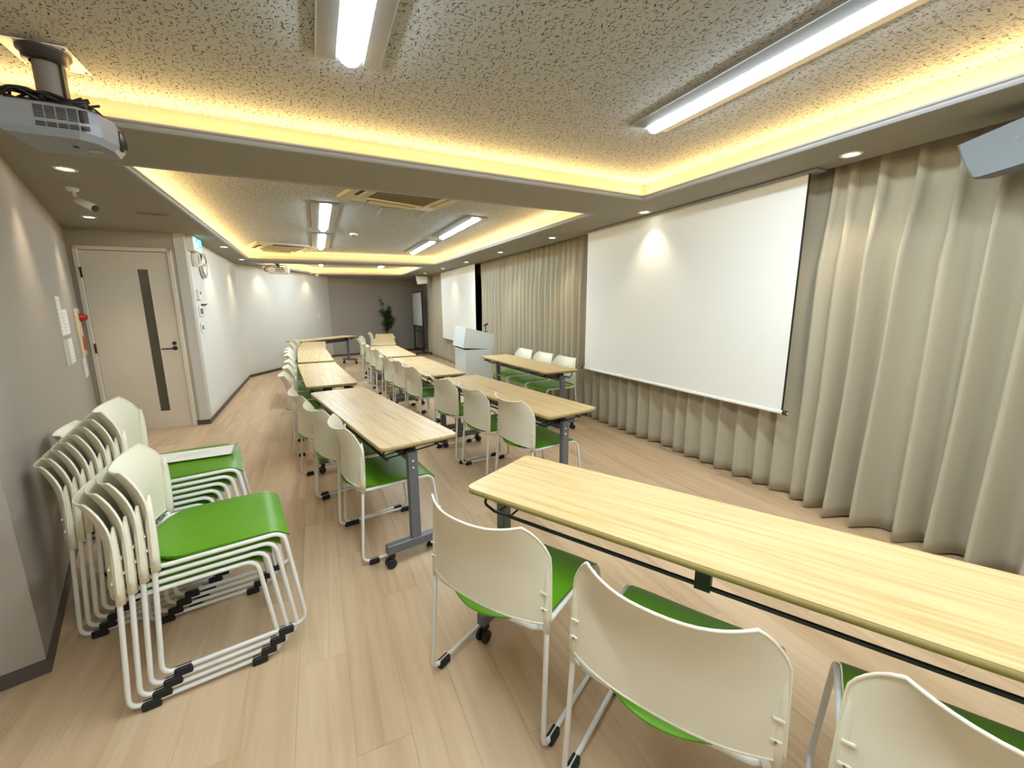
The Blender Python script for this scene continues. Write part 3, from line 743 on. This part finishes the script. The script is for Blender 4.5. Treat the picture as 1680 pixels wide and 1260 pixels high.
# ---------------------------------------------------------------- curtains
def curtain(name, y0, y1, xm, amp, label, pitch=0.168, seed=0, ztop=2.43, zbot=0.012, flare=0.0, near=0.0):
    rs = random.Random(seed); n = max(2, round((y1-y0)/pitch)); pt = (y1-y0)/n
    jit = [rs.uniform(-0.16, 0.16) for _ in range(n+2)]; am = [rs.uniform(0.75, 1.15) for _ in range(n+2)]
    zs = [ztop, 2.36, 2.30, 2.24, 2.19, 2.12, 2.03, 1.9, 1.7, 1.4, 1.1, 0.8, 0.5, 0.25, 0.1, zbot]
    K = 14; rows = []
    for i in range(n*K+1):
        ph = i/K; c = int(ph); fr = ph-c; row = []
        for z in zs:
            dn = min(1, max(0, (2.20-z)/0.55)); dn = dn*dn*(3-2*dn)
            w_ = 0.70+0.06*math.sin(c*2.3+z)
            if fr < w_: q = fr/w_
            else: q = 1-(fr-w_)/(1-w_)
            full = (q*q*(3-2*q))**1.7
            pinch = math.exp(-((fr-0.66)/0.075)**2)
            k = full*dn + (1-dn)*(0.85*pinch+0.12*full)
            ai = am[min(c, n)]*(1-fr)+am[min(c+1, n)]*fr
            fl = 1.0+0.35*max(0, (0.9-z)/0.9)*flare
            sh = max(0.0, min(1.0, (1.3-(y0+ph*pt))/1.0)); sh = sh*sh*(3-2*sh)
            x = xm+amp*0.5 - amp*fl*k*ai + 0.006*math.sin(c*1.7+z*2.2)+0.010*math.sin(a*2+c)*dn+0.045*sh*min(1, (2.43-z)/1.2)*near
            y = y0+ph*pt + jit[c]*pt*math.sin(PI*fr)*0.6*dn
            zz = z+(0.004*math.sin(c*2.1+fr*6) if z < 0.05 else 0)
            row.append((x, y, zz))
        rows.append(row)
    mb = MB(); mb.grid(rows, True, True)
    r = mb.build(name, M['curtain']); 
    sm = r.modifiers.new('thick', 'SOLIDIFY'); sm.thickness = 0.0025; sm.offset = 0
    tag(r, label, 'curtain', 'beige pleated curtains along the right wall')
    return r
curtain('curtain', -1.7, 1.70, 3.170, 0.135, 'beige pleated curtain at the right edge, under the near white speaker', seed=1, flare=1.0, near=1.0)
curtain('curtain', 1.62, 4.97, 3.155, 0.09, 'beige pleated curtain hanging behind the large projection screen', seed=2)
curtain('curtain', 4.95, 8.20, 3.155, 0.12, "beige pleated curtain behind the presenters' table and podium", seed=3, pitch=0.145)
curtain('curtain', 9.9, 12.65, 3.13, 0.09, 'beige pleated curtain at the far end, beyond the small far screen', seed=4, pitch=0.15)
tr = MB().box(3.125, 3.165, -1.75, 12.9, 2.432, 2.452).build('curtain_rail', M['white']); tag(tr, 'white curtain rail hidden in the ceiling slot above the curtains', 'curtain rail')
# loose black cord end at the foot of the near curtain
cd = MB(); cd.tube([Vector((2.93+0.018*math.cos(a*0.7), 0.66+0.02*math.sin(a*0.7), 0.004+0.0012*a)) for a in range(12)], 0.003, 6)
cd.tube(fillet([(2.945, 0.66, 0.004), (2.99, 0.60, 0.004), (2.98, 0.45, 0.004), (3.03, 0.2, 0.004)], 0.05), 0.003, 6)
tag(cd.build('cable', M['black']), 'thin black cable looped on the floor at the foot of the near curtain', 'cable')

# ---------------------------------------------------------------- projection screens
def screen(y0, y1, zb, label, x=3.0):
    r = empty('projection_screen', (x, (y0+y1)/2, 0)); h = (y1-y0)/2
    tag(r, label, 'projection screen', 'pull-down projection screens on the right side')
    MB().box(-0.0015, 0.0005, -h+0.012, h-0.012, zb+0.02, 2.282).build('fabric', M['screen'], r)
    MB().box(0.0008, 0.003, -h, h, zb+0.02, 2.282).build('black_backing', M['blackcloth'], r)
    MB().tube([(0.0, -h-0.005, zb+0.012), (0.0, h+0.005, zb+0.012)], 0.014, 12).build('bottom_bar', M['screen'], r)
    for s in (-1, 1):
        MB().tube([(0, s*(h+0.004), zb+0.012), (0, s*(h+0.032), zb+0.012)], 0.0165, 12).build('end_cap', M['black'], r)
        MB().tube([(0, s*(h+0.032), zb+0.012), (0, s*(h+0.034), zb+0.012)], 0.009, 10).build('end_cap_button', M['white'], r)
    MB().bbox(-0.035, 0.06, -h-0.06, h+0.06, 2.283, ZS-0.001, 0.003).build('housing', M['lip'], r)
    return r
screen(1.805, 4.285, 0.664, 'large white pull-down projection screen before the near curtains')
screen(8.17, 10.72, 0.625, 'smaller looking far white projection screen behind the white podium')

# ---------------------------------------------------------------- speakers
def speaker_near():
    r = empty('speaker', (2.85, 0.86, 2.1)); tag(r, 'grey-white wall speaker at the top right corner of the view, before the curtain', 'speaker', 'white speakers hung from the soffit')
    # side face outline in the y-z plane
    P = [(1.040, 2.180), (1.022, 2.130), (0.995, 2.065), (0.966, 2.016), (0.945, 2.014), (0.60, 2.066), (0.585, 2.076), (0.560, 2.15), (0.555, 2.25), (0.60, 2.272), (0.84, 2.230)]
    n = len(P); mb = MB(); o = Vector((2.85, 0.86, 2.1))
    def ringp(x, s): 
        c = (0.80, 2.10); return [Vector((x, c[0]+(y-c[0])*s, c[1]+(z-c[1])*s))-o for y, z in P]
    rings = [ringp(2.815, 0.965), ringp(2.822, 1.0), ringp(2.86, 1.0), ringp(2.93, 0.93), ringp(2.98, 0.75)]
    vs = [v for rg in rings for v in rg]; fs = [tuple(range(n)), tuple(range(4*n, 5*n))[::-1]]
    for k in range(4):
        for i in range(n):
            j = (i+1) % n; fs.append((k*n+i, (k+1)*n+i, (k+1)*n+j, k*n+j))
    mb.add(vs, fs); mb.build('cabinet', M['speaker'], r)
    MB().box(-0.037, -0.0352, -0.02, -0.006, 0.045, 0.057).build('badge', M['grey'], r)
    MB().tube(fillet([(0.06, -0.05, 0.02), (0.10, -0.05, 0.08), (0.10, -0.05, 0.199)], 0.03), 0.012, 8).build('bracket', M['black'], r)
speaker_near()
def speaker_far():
    r = empty('speaker', (2.80, 12.0, 2.19), R(-14)); tag(r, 'small white speaker hung at the far end above the whiteboard', 'speaker', 'white speakers hung from the soffit')
    mb = MB(); P = [(-0.17, 0.105), (0.14, 0.085), (0.17, 0.05), (0.15, -0.10), (-0.12, -0.13)]
    rx = Matrix.Rotation(R(90), 4, 'X')
    mb.prism([(x, z) for x, z in P][::-1], -0.08, 0.08, rx); mb.build('cabinet', M['white'], r)
    MB().prism([(x*0.88, z*0.86) for x, z in P][::-1], 0.08, 0.084, rx).build('grille', M['white'], r)
    MB().tube([(-0.16, 0, 0.05), (-0.20, 0, 0.05), (-0.20, 0, 0.109)], 0.016, 8).build('bracket', M['black'], r)
speaker_far()

# ---------------------------------------------------------------- podium
def podium():
    r = empty('podium', (2.32, 6.45, 0), R(-2)); tag(r, "white podium with a slanted top and black microphone, beside the presenters' table", 'podium')
    b = MB(); b.bbox(-0.23, 0.22, -0.25, 0.35, 0.0, 0.765, 0.006); b.build('body', M['podium'], r)
    t = MB(); mt = Matrix.Rotation(R(90), 4, 'X')
    prof = [(-0.255, 0.80), (0.255, 0.760), (0.265, 1.00), (-0.19, 1.115), (-0.205, 1.113)]
    t.prism(prof[::-1], -0.37, 0.25, mt); t.build('upper_box', M['podium'], r)
    MB().box(-0.22, 0.21, -0.24, 0.34, 0.765, 0.785).build('joint_gap', M['black'], r)
    g = MB(); g.lathe([(0.0, 1.035), (0.03, 1.035), (0.03, 1.022), (0.035, 1.018)], 14, Matrix.Translation((0.215, 0.02, 0)))
    g.tube(fillet([(0.215, 0.02, 1.02), (0.215, 0.02, 1.09), (0.21, 0.02, 1.13)], 0.02), 0.008, 6)
    g.tube([(0.185, 0.02, 1.125), (0.25, 0.02, 1.155)], [0.012, 0.020], 10); g.build('microphone', M['black'], r)
podium()

# ---------------------------------------------------------------- whiteboard on a stand
def whiteboard():
    r = empty('whiteboard', (2.86, 12.95, 0), R(1)); tag(r, 'tall white board in a black rolling frame at the far right corner', 'whiteboard')
    f = MB()
    for y in (-0.56, 0.56):
        f.box(-0.018, 0.018, y-0.02, y+0.02, 0.06, 1.88)
    for z in (0.16, 0.70, 0.86, 1.87): f.box(-0.014, 0.014, -0.56, 0.56, z-0.018, z+0.018)
    f.build('frame', M['black'], r)
    MB().box(-0.022, -0.012, -0.54, 0.54, 0.88, 1.85).build('board', M['board'], r)
    MB().box(-0.075, -0.015, -0.40, 0.40, 0.855, 0.870).build('pen_tray', M['black'], r)
    MB().tube([(-0.05, -0.2, 0.878), (-0.05, -0.06, 0.878)], 0.009, 8).build('marker', M['white'], r)
    for k, (y, z) in enumerate(((-0.46, 1.79), (-0.44, 1.72), (-0.46, 1.66))):
        MB().lathe([(0.0, 0.008), (0.014, 0.006), (0.015, 0)], 12, Matrix.Translation((-0.022, y, z)) @ Matrix.Rotation(R(-90), 4, 'Y')).build('magnet', M['black'], r)
    for y in (-0.56, 0.56):
        g = MB(); g.box(-0.26, 0.26, y-0.018, y+0.018, 0.055, 0.085)
        for x in (-0.23, 0.23):
            g.lathe([(0, -0.012), (0.026, -0.012), (0.028, 0.012), (0, 0.012)], 14, Matrix.Translation((x, y, 0.028)) @ Matrix.Rotation(R(90), 4, 'X')); g.box(x-0.01, x+0.01, y-0.015, y+0.015, 0.04, 0.06)
        g.build('foot', M['black'], r)
whiteboard()

# ---------------------------------------------------------------- plant
def plant():
    x, y = 1.87, 12.75
    r = empty('potted_plant', (x, y, 0)); tag(r, 'dark green leafy potted tree against the far wall', 'plant')
    MB().lathe([(0, 0), (0.13, 0), (0.17, 0.32), (0.18, 0.33), (0.165, 0.33), (0.16, 0.30)], 20).build('pot', M['pot'], r)
    MB().lathe([(0, 0.295), (0.161, 0.30)], 16).build('soil', M['soil'], r)
    rs = random.Random(5); t = MB()
    t.tube([(0, 0, 0.29), (0.01, 0, 0.6), (-0.01, 0.01, 0.9), (0.0, 0, 1.3)], [0.018, 0.014, 0.011, 0.006], 8)
    tips = []
    for k in range(34):
        h = rs.uniform(0.68, 1.25); a = rs.uniform(0, 2*PI); L = rs.uniform(0.12, 0.27)*(1.0 if h < 1.2 else 0.7)*(0.45 if h < 0.76 else 1)
        p = Vector((0, 0, h)); q = p+Vector((math.cos(a)*L, math.sin(a)*L, rs.uniform(0.06, 0.28)))
        t.tube([p, (p+q)/2+Vector((0, 0, 0.03)), q], [0.005, 0.004, 0.002], 5); tips.append((p, q))
    t.tube([(0, 0, 1.28), (-0.06, 0, 1.45), (-0.12, 0.0, 1.60)], [0.006, 0.004, 0.002], 5); tips.append((Vector((-0.04, 0, 1.4)), Vector((-0.12, 0, 1.62))))
    t.build('stem', M['bark'], r)
    lf = MB()
    for p, q in tips:
        for _ in range(60):
            c = p.lerp(q, rs.uniform(0.25, 1.08))+Vector((rs.gauss(0, 0.035), rs.gauss(0, 0.035), rs.gauss(0, 0.03)))
            d = Vector((rs.gauss(0, 1), rs.gauss(0, 1), rs.gauss(-0.2, 0.6))).normalized(); s_ = d.cross(Vector((0, 0, 1)))
            s_ = s_.normalized() if s_.length > 0.1 else Vector((1, 0, 0)); L = rs.uniform(0.035, 0.06); W = L*0.26; up = s_.cross(d)*0.006
            lf.add([c, c+d*L*0.5+s_*W+up, c+d*L, c+d*L*0.5-s_*W+up, c+d*L*0.5-up], [(0, 4, 1), (4, 2, 1), (0, 3, 4), (4, 3, 2)])
    lf.build('foliage', M['leaf'], r, kind='stuff')
plant()

# ---------------------------------------------------------------- things on the left and clock walls
def on_wall(mtw, u, z): return mtw @ Matrix.Translation((u, 0, z))
def sheet(u0, u1, z0, z1, label, m, lines=6):
    r = MB().box(u0, u1, -0.0045, -0.0005, z0, z1, MT_LEFT).build('paper_notice', m)
    tag(r, label, 'notice', 'paper notices on the left wall')
    l = MB(); rs = random.Random(int(u0*100))
    n = lines
    for k in range(n):
        z = z1-(k+1)*(z1-z0)/(n+1); l.box(u0+0.03, u0+0.03+(u1-u0-0.06)*rs.uniform(0.5, 1), -0.0052, -0.0044, z-0.002, z+0.002, MT_LEFT)
    l.build('print_line', M['greypaper'], r)
sheet(2.54, 2.775, 1.232, 1.545, 'tall white notice, upper left of the four sheets on the left wall', M['paper'], 8)
sheet(2.80, 3.135, 1.230, 1.440, 'white notice, upper right of the four sheets on the left wall', M['paper'])
sheet(2.455, 2.775, 0.990, 1.200, 'greyish notice, lower left of the four sheets on the left wall', M['greypaper'])
sheet(2.80, 3.110, 0.980, 1.190, 'white notice, lower right of the four sheets on the left wall', M['paper'])
sheet(3.735, 4.085, 0.742, 0.945, 'small white notice under the cream fire alarm panel', M['paper'], 3)
def alarm():
    r = empty('fire_alarm_panel', MT_LEFT @ Vector((3.96, 0, 1.2)), MT_LEFT.to_euler().z); tag(r, 'cream fire alarm panel with red lamp, left of the door', 'fire alarm')
    MB().bbox(-0.185, 0.185, -0.018, 0.0, -0.245, 0.25, 0.004).build('panel', M['cream'], r)
    rx = Matrix.Translation((0.08, -0.018, 0.155)) @ Matrix.Rotation(R(90), 4, 'X')
    MB().lathe([(0.043, 0.0), (0.043, 0.018), (0.036, 0.042), (0.020, 0.060), (0.0, 0.066)], 20, rx).build('red_lamp', M['red'], r, label='glossy red dome lamp')
    rx = Matrix.Translation((0.02, -0.018, -0.115)) @ Matrix.Rotation(R(90), 4, 'X')
    MB().lathe([(0.075, 0.0), (0.075, 0.008), (0.060, 0.010), (0.055, 0.004), (0.0, 0.004)], 24, rx).build('call_button', M['redring'], r, label='round red call button')
    MB().lathe([(0.012, 0), (0.010, 0.004), (0, 0.005)], 12, Matrix.Translation((-0.06, -0.018, 0.21)) @ Matrix.Rotation(R(90), 4, 'X')).build('screw', M['screw'], r)
alarm()
def exit_sign():
    r = empty('exit_sign', MT_CLOCK @ Vector((0.30, 0, 2.215)), MT_CLOCK.to_euler().z); tag(r, 'small exit sign with teal running figure at the top of the clock wall', 'exit sign')
    MB().bbox(-0.23, 0.23, -0.075, 0.0, -0.085, 0.084, 0.004).build('housing', M['white'], r)
    MB().box(-0.205, 0.205, -0.079, -0.075, -0.055, 0.072).build('light_panel', M['teal'], r)
    f = MB(); y0, y1 = -0.0815, -0.079
    f.box(0.03, 0.13, y0, y1, -0.05, -0.044); f.box(0.03, 0.036, y0, y1, -0.044, 0.062); f.box(0.124, 0.13, y0, y1, -0.044, 0.062); f.box(0.03, 0.13, y0, y1, 0.056, 0.062)
    f.lathe([(0.0, 0.0025), (0.012, 0.0025), (0.012, 0)], 12, Matrix.Translation((0.0, -0.079, 0.038)) @ Matrix.Rotation(R(90), 4, 'X'))
    def limb(a, b_, w):
        a = Vector(a); b_ = Vector(b_); d = (b_-a); L = d.length; an = math.atan2(d.y, d.x)
        f.box(0, L, y0, y1, -w, w, Matrix.Translation((a.x, 0, a.y)) @ Matrix.Rotation(-an, 4, 'Y'))
    limb((-0.005, 0.022), (-0.025, -0.012), 0.010); limb((-0.025, -0.012), (0.01, -0.028), 0.006); limb((0.01, -0.028), (0.0, -0.05), 0.005)
    limb((-0.028, -0.012), (-0.055, -0.030), 0.006); limb((-0.055, -0.030), (-0.08, -0.026), 0.005)
    limb((-0.002, 0.02), (0.025, 0.002), 0.004); limb((-0.008, 0.018), (-0.040, 0.020), 0.004); limb((-0.040, 0.020), (-0.050, 0.0), 0.004)
    f.build('running_figure', M['exitwhite'], r)
    MB().box(-0.205, -0.10, -0.0815, -0.079, -0.05, 0.066).build('white_field', M['exitwhite'], r)
exit_sign()
def clock_things():
    rz = MT_CLOCK.to_euler().z
    r = empty('wall_clock', MT_CLOCK @ Vector((0.72, 0, 2.0)), rz); tag(r, 'round wall clock with white face, right of the smaller round device', 'clock')
    rx = Matrix.Rotation(R(90), 4, 'X')
    MB().lathe([(0.0, 0.0), (0.15, 0.0), (0.16, 0.012), (0.165, 0.04), (0.155, 0.048), (0.145, 0.042)], 32, rx).build('case', M['chrome'], r)
    MB().lathe([(0.0, 0.037), (0.148, 0.037)], 32, rx).build('dial', M['white'], r)
    rb = MB()
    for k in range(12):
        a = R(30*k); rb.box(-0.004, 0.004, -0.0395, -0.037, 0.105, 0.135, Matrix.Rotation(a, 4, 'Y'))
    rb.build('hour_mark', M['black'], r)
    MB().box(-0.005, 0.005, -0.042, -0.040, -0.015, 0.085, Matrix.Rotation(R(-80), 4, 'Y')).build('hour_hand', M['black'], r)
    MB().box(-0.004, 0.004, -0.045, -0.043, -0.02, 0.12, Matrix.Rotation(R(60), 4, 'Y')).build('minute_hand', M['black'], r)
    MB().bbox(-0.05, 0.05, 0.0, 0.012, -0.155, 0.03, 0.004).build('back_mount', M['black'], r)
    r = empty('alarm_bell', MT_CLOCK @ Vector((0.29, 0, 2.04)), rz); tag(r, 'small round grey-white device under the exit sign, left of the clock', 'alarm bell')
    MB().lathe([(0.0, 0.0), (0.085, 0.0), (0.085, 0.06), (0.078, 0.068), (0.070, 0.062)], 28, rx).build('body', M['white'], r)
    MB().lathe([(0.0, 0.066), (0.03, 0.066), (0.05, 0.063), (0.070, 0.062)], 24, rx).build('face', M['housing'], r)
    def plate(name, u, z, w, h, t, label, cat, btn=()):
        q = empty(name, MT_CLOCK @ Vector((u, 0, z)), rz); tag(q, label, cat)
        MB().bbox(-w/2, w/2, -t, 0, -h/2, h/2, 0.003).build('plate', M['white'], q)
        for (bx, bz, bw, bh) in btn: MB().box(bx-bw/2, bx+bw/2, -t-0.003, -t, bz-bh/2, bz+bh/2).build('button', M['housing'], q)
    plate('thermostat', 0.30, 1.61, 0.12, 0.125, 0.03, 'white thermostat box, highest of the wall plates below the bell', 'thermostat', ((0.02, 0.02, 0.05, 0.04),))
    plate('light_switch', 0.32, 1.405, 0.19, 0.125, 0.016, 'wide white switch plate, middle of the wall plates by the door', 'switch', ((-0.05, 0, 0.035, 0.07), (0, 0, 0.035, 0.07), (0.05, 0, 0.035, 0.07)))
    plate('light_switch', 0.28, 1.20, 0.12, 0.12, 0.014, 'narrow white switch plate, lowest of the wall plates by the door', 'switch', ((-0.02, 0, 0.03, 0.06), (0.02, 0, 0.03, 0.06)))
    k = MB(); k.box(0.41, 0.46, -0.05, -0.0, 1.475, 1.495, MT_CLOCK); k.box(0.46, 0.56, -0.056, -0.046, 1.492, 1.500, MT_CLOCK)
    tag(k.build('wall_hook', M['black']), 'small black hook on the clock wall above the wide switch', 'hook')
    # far diagonal wall
    q = MB(); q.bbox(2.92, 2.99, -0.012, 0, 1.17, 1.29, 0.003, MT_DIAG); tag(q.build('light_switch', M['white']), 'white switch plate on the bent light wall near the far corner', 'switch')
clock_things()

# ---------------------------------------------------------------- ceiling equipment
def cassette(x, y, a, label):
    r = empty('ceiling_air_conditioner', (x, y, ZC), R(a)); tag(r, label, 'air conditioner', 'four-way ceiling air conditioners')
    f = MB(); n = 4
    def sq(h, z): return [(-h, -h, z), (h, -h, z), (h, h, z), (-h, h, z)]
    rings = [sq(0.49, 0.0), sq(0.49, -0.012), sq(0.475, -0.022), sq(0.295, -0.034), sq(0.290, -0.020)]
    vs = [v for g in rings for v in g]
    fs = [(k*4+i, k*4+(i+1) % 4, (k+1)*4+(i+1) % 4, (k+1)*4+i) for k in range(4) for i in range(4)]
    f.add(vs, fs); f.build('panel', M['acplastic'], r)
    MB().box(-0.29, 0.29, -0.29, 0.29, -0.012, -0.010).build('filter', M['black'], r)
    g = MB()
    for k in range(30):
        p = -0.28+k*0.56/29; g.box(p-0.0035, p+0.0035, -0.285, 0.285, -0.026, -0.018)
    for k in range(4):
        p = -0.285+k*0.19; g.box(-0.285, 0.285, p-0.004, p+0.004, -0.024, -0.016)
    g.build('intake_grille', M['acgrille'], r)
    for k in range(4):
        mt = Matrix.Rotation(R(90*k), 4, 'Z')
        MB().box(-0.24, 0.24, 0.345, 0.415, -0.033, -0.022, mt).build('air_outlet', M['black'], r)
        MB().add([mt @ Vector(p) for p in ((-0.23, 0.352, -0.034), (0.23, 0.352, -0.034), (0.23, 0.405, -0.046), (-0.23, 0.405, -0.046), (-0.23, 0.352, -0.036), (0.23, 0.352, -0.036), (0.23, 0.405, -0.049), (-0.23, 0.405, -0.049))],
                 [(0, 1, 2, 3), (7, 6, 5, 4), (0, 4, 5, 1), (1, 5, 6, 2), (2, 6, 7, 3), (3, 7, 4, 0)]).build('louvre', M['acplastic'], r)
cassette(0.867, 4.06, 15.0, 'square ceiling air conditioner half hidden by the near beam')
cassette(-0.42, 8.40, 17.5, 'square ceiling air conditioner at the far left of the middle coffer')
def hatch(x0, x1, y0, y1, label):
    r = empty('access_hatch', ((x0+x1)/2, (y0+y1)/2, ZC)); tag(r, label, 'access hatch', 'ceiling access hatches'); hx, hy = (x1-x0)/2, (y1-y0)/2
    f = MB()
    for a in ((-hx, hx, -hy, -hy+0.018), (-hx, hx, hy-0.018, hy), (-hx, -hx+0.018, -hy, hy), (hx-0.018, hx, -hy, hy)): f.box(*a, -0.006, 0.0)
    f.build('frame', M['lip'], r); MB().box(-hx+0.018, hx-0.018, -hy+0.018, hy-0.018, -0.003, 0).build('lid', M['ceil'], r)
hatch(0.72, 1.20, 4.70, 5.17, 'square speckled access hatch behind the near air conditioner')
hatch(0.10, 0.62, 8.25, 8.75, 'far ceiling access hatch beside the far air conditioner')
sd = empty('smoke_detector', (0.585, 6.52, ZC)); tag(sd, 'small round smoke detector between the two pairs of tube lights', 'smoke detector')
MB().lathe([(0.055, 0.0), (0.055, -0.015), (0.048, -0.022), (0.0, -0.022)], 20).build('base', M['white'], sd)
MB().lathe([(0.035, -0.022), (0.032, -0.045), (0.0, -0.05)], 16).build('sensor', M['grey'], sd)
v = empty('ceiling_vent', (-1.284, 5.064, ZS)); tag(v, 'slim slot vent in the left soffit beyond the security camera', 'vent')
MB().bbox(-0.12, 0.12, -0.03, 0.03, -0.008, 0, 0.003).build('frame', M['soffit'], v)
for k in range(3): MB().box(-0.105, 0.105, -0.018+k*0.014, -0.010+k*0.014, -0.0095, -0.008).build('slat', M['grey'], v)
def sec_cam():
    r = empty('security_camera', (-1.508, 4.222, ZS)); r.scale = (0.8, 0.8, 0.8); tag(r, 'white bullet security camera hanging from the left soffit', 'security camera')
    MB().lathe([(0.045, 0.0), (0.045, -0.02), (0.03, -0.03), (0, -0.03)], 18).build('mount', M['white'], r)
    MB().tube(fillet([(0, 0, -0.03), (0.01, 0, -0.07), (0.05, -0.03, -0.115)], 0.03), 0.012, 8).build('arm', M['white'], r)
    a = Vector((0.03, -0.035, -0.105)); b_ = Vector((0.155, -0.075, -0.175))
    MB().tube([a, b_], [0.030, 0.034], 14).build('body', M['white'], r)
    d = (b_-a).normalized(); MB().tube([b_, b_+d*0.012], 0.031, 14).build('lens', M['black'], r)
sec_cam()

def projector(px, py, ztop, label, s=1.0, pole=True, small=False):
    r = empty('ceiling_projector', (px, py, ztop)); tag(r, label, 'projector', 'projectors hung from the ceiling')
    # body outline (plan), lens towards +x
    hx, hy = 0.15*s, 0.135*s; H = 0.115*s
    lx0 = -0.19 if small else -0.115
    pl = [(lx0, -hy), (hx-0.03, -hy), (hx+0.02, -hy+0.045), (hx+0.045, 0.0), (hx+0.03, hy-0.02), (hx-0.01, hy), (lx0, hy)]
    mb = MB(); n = len(pl)
    oy = 0.0 if small else -0.05; ox = 0.0 if small else 0.01
    def ring(sc, z): return [(x*sc+ox, y*sc+oy, z) for x, y in pl]
    rings = [ring(0.90, -H), ring(0.985, -H+0.025), ring(1.0, -H*0.45), ring(0.985, -0.010), ring(0.95, 0.0)]
    vs = [q for g in rings for q in g]; fs = [tuple(range(n))[::-1], tuple(range(4*n, 5*n))]
    for k in range(4):
        for i in range(n):
            j = (i+1) % n; fs.append((k*n+i, k*n+j, (k+1)*n+j, (k+1)*n+i))
    mb.add(vs, fs); mb.build('body', M['white'] if small else M['projgrey'], r)
    vt = MB()
    for c in range(5):
        for k in range(7):
            x = -0.055*s+ox*6+c*0.032*s; z = -0.014-k*0.0065*s
            vt.box(x, x+0.027*s, -hy+oy-0.0015, -hy+oy+0.004, z-0.0032*s, z)
        for k in range(3):
            x = -0.055*s+ox*6+c*0.032*s; z = -0.070*s-k*0.0060*s
            vt.box(x, x+0.027*s, -hy+oy-0.0015, -hy+oy+0.004, z-0.003*s, z)
    vt.build('vent_slot', M['black'] if not small else M['acgrille'], r)
    # lens window in the front
    mt = Matrix.Translation((hx+0.034+ox, 0.045*s+oy, -H*0.5)) @ Matrix.Rotation(R(90), 4, 'Y')
    MB().lathe([(0.0, 0.006), (0.03, 0.008), (0.040, 0.014), (0.043, 0.0)], 20, mt).build('lens', M['black'], r)
    MB().box(hx-0.05, hx-0.01, -0.05, -0.02, -H-0.004, -H+0.002).build('label_plate', M['greypaper'], r)
    MB().box(hx-0.09, hx-0.075, -0.07, -0.055, -H-0.003, -H+0.002).build('foot', M['black'], r)
    top = ZC-ztop
    MB().bbox(-0.09, 0.09, -0.09, 0.09, 0.004, 0.018, 0.003).build('mount_plate', M['black'], r)
    if pole:
        rs = random.Random(2); cb = MB()
        for k in range(16):
            a0 = rs.uniform(0, 6); pts = []
            for q in range(7):
                t = q/6; pts.append(Vector((-0.20+0.32*t+rs.uniform(-.02, .02), 0.06*math.sin(a0+t*5)-0.02, 0.022+rs.uniform(0, 0.060))))
            cb.tube(fillet(pts, 0.03, 3), 0.0055, 6)
        cb.tube(fillet([(-0.17, 0, 0.03), (-0.24, -0.03, 0.05), (-0.29, -0.05, 0.11), (-0.35, -0.03, 0.06)], 0.04), 0.005, 6)
        cb.tube(fillet([(0.08, -0.03, 0.03), (0.14, -0.06, 0.045), (0.17, -0.05, 0.012)], 0.03), 0.0045, 6)
        cb.tube(fillet([(-0.18, 0.02, 0.0), (-0.26, 0.0, 0.02), (-0.36, 0.05, 0.03)], 0.04), 0.005, 6)
        cb.bbox(-0.12, 0.13, -0.055, 0.05, 0.006, 0.04, 0.008); cb.bbox(0.085, 0.125, -0.075, -0.04, 0.022, 0.05, 0.004)
        cb.build('cable_bundle', M['black'], r)
        MB().lathe([(0.043, 0.03), (0.043, top-0.03)], 24).build('pole', M['chrome'] if False else M['housing'], r)
        MB().box(0.042, 0.051, -0.016, 0.016, 0.03, top-0.035).build('pole_rib', M['dark'], r)
        MB().lathe([(0.049, top-0.050), (0.068, top-0.045), (0.070, top-0.022), (0.080, top-0.014), (0.080, top-0.004)], 28).build('ceiling_flange', M['dark'], r)
        mt = Matrix.Translation((-0.012, 0.04, 0))
        MB().bbox(-0.105, 0.105, -0.115, 0.108, top-0.005, top-0.001, 0.001, mt).build('ceiling_plate', M['white'], r)
        for sx in (-1, 1):
            for sy in (-1, 1):
                MB().lathe([(0.007, 0), (0.005, -0.003), (0, -0.003)], 8, mt @ Matrix.Translation((sx*0.092, sy*0.095, top-0.005))).build('screw', M['screw'], r)
    else:
        MB().tube([(0, 0, 0.01), (0, 0, top)], 0.02, 12).build('pole', M['housing'], r)
        cb = MB(); cb.tube(fillet([(0.02, 0, 0.03), (-0.10, -0.03, 0.06), (-0.24, -0.03, 0.02), (-0.26, 0, -0.06), (-0.16, 0, -0.09)], 0.06), 0.008, 6)
        cb.tube(fillet([(0.02, 0, 0.03), (-0.08, -0.03, 0.09), (0.03, 0, 0.05), (0.12, -0.03, 0.06), (0.16, 0, -0.01)], 0.04), 0.008, 6)
        cb.build('cable_bundle', M['black'], r)
    return r
projector(-0.90, 2.50, 2.215, 'grey-white ceiling projector with black cable bundle at the top left')
p2 = projector(-0.60, 9.93, 2.235, 'small cream projector hanging from the far left ceiling', 1.0, pole=False, small=True)
dome = MB().lathe([(0.05, 0.0), (0.05, -0.015), (0.035, -0.045), (0.0, -0.055)], 18, Matrix.Translation((0.12, 12.40, ZS))).build('dome_camera', M['white'])
tag(dome, 'small white ceiling dome near the far end of the light wall', 'dome sensor')
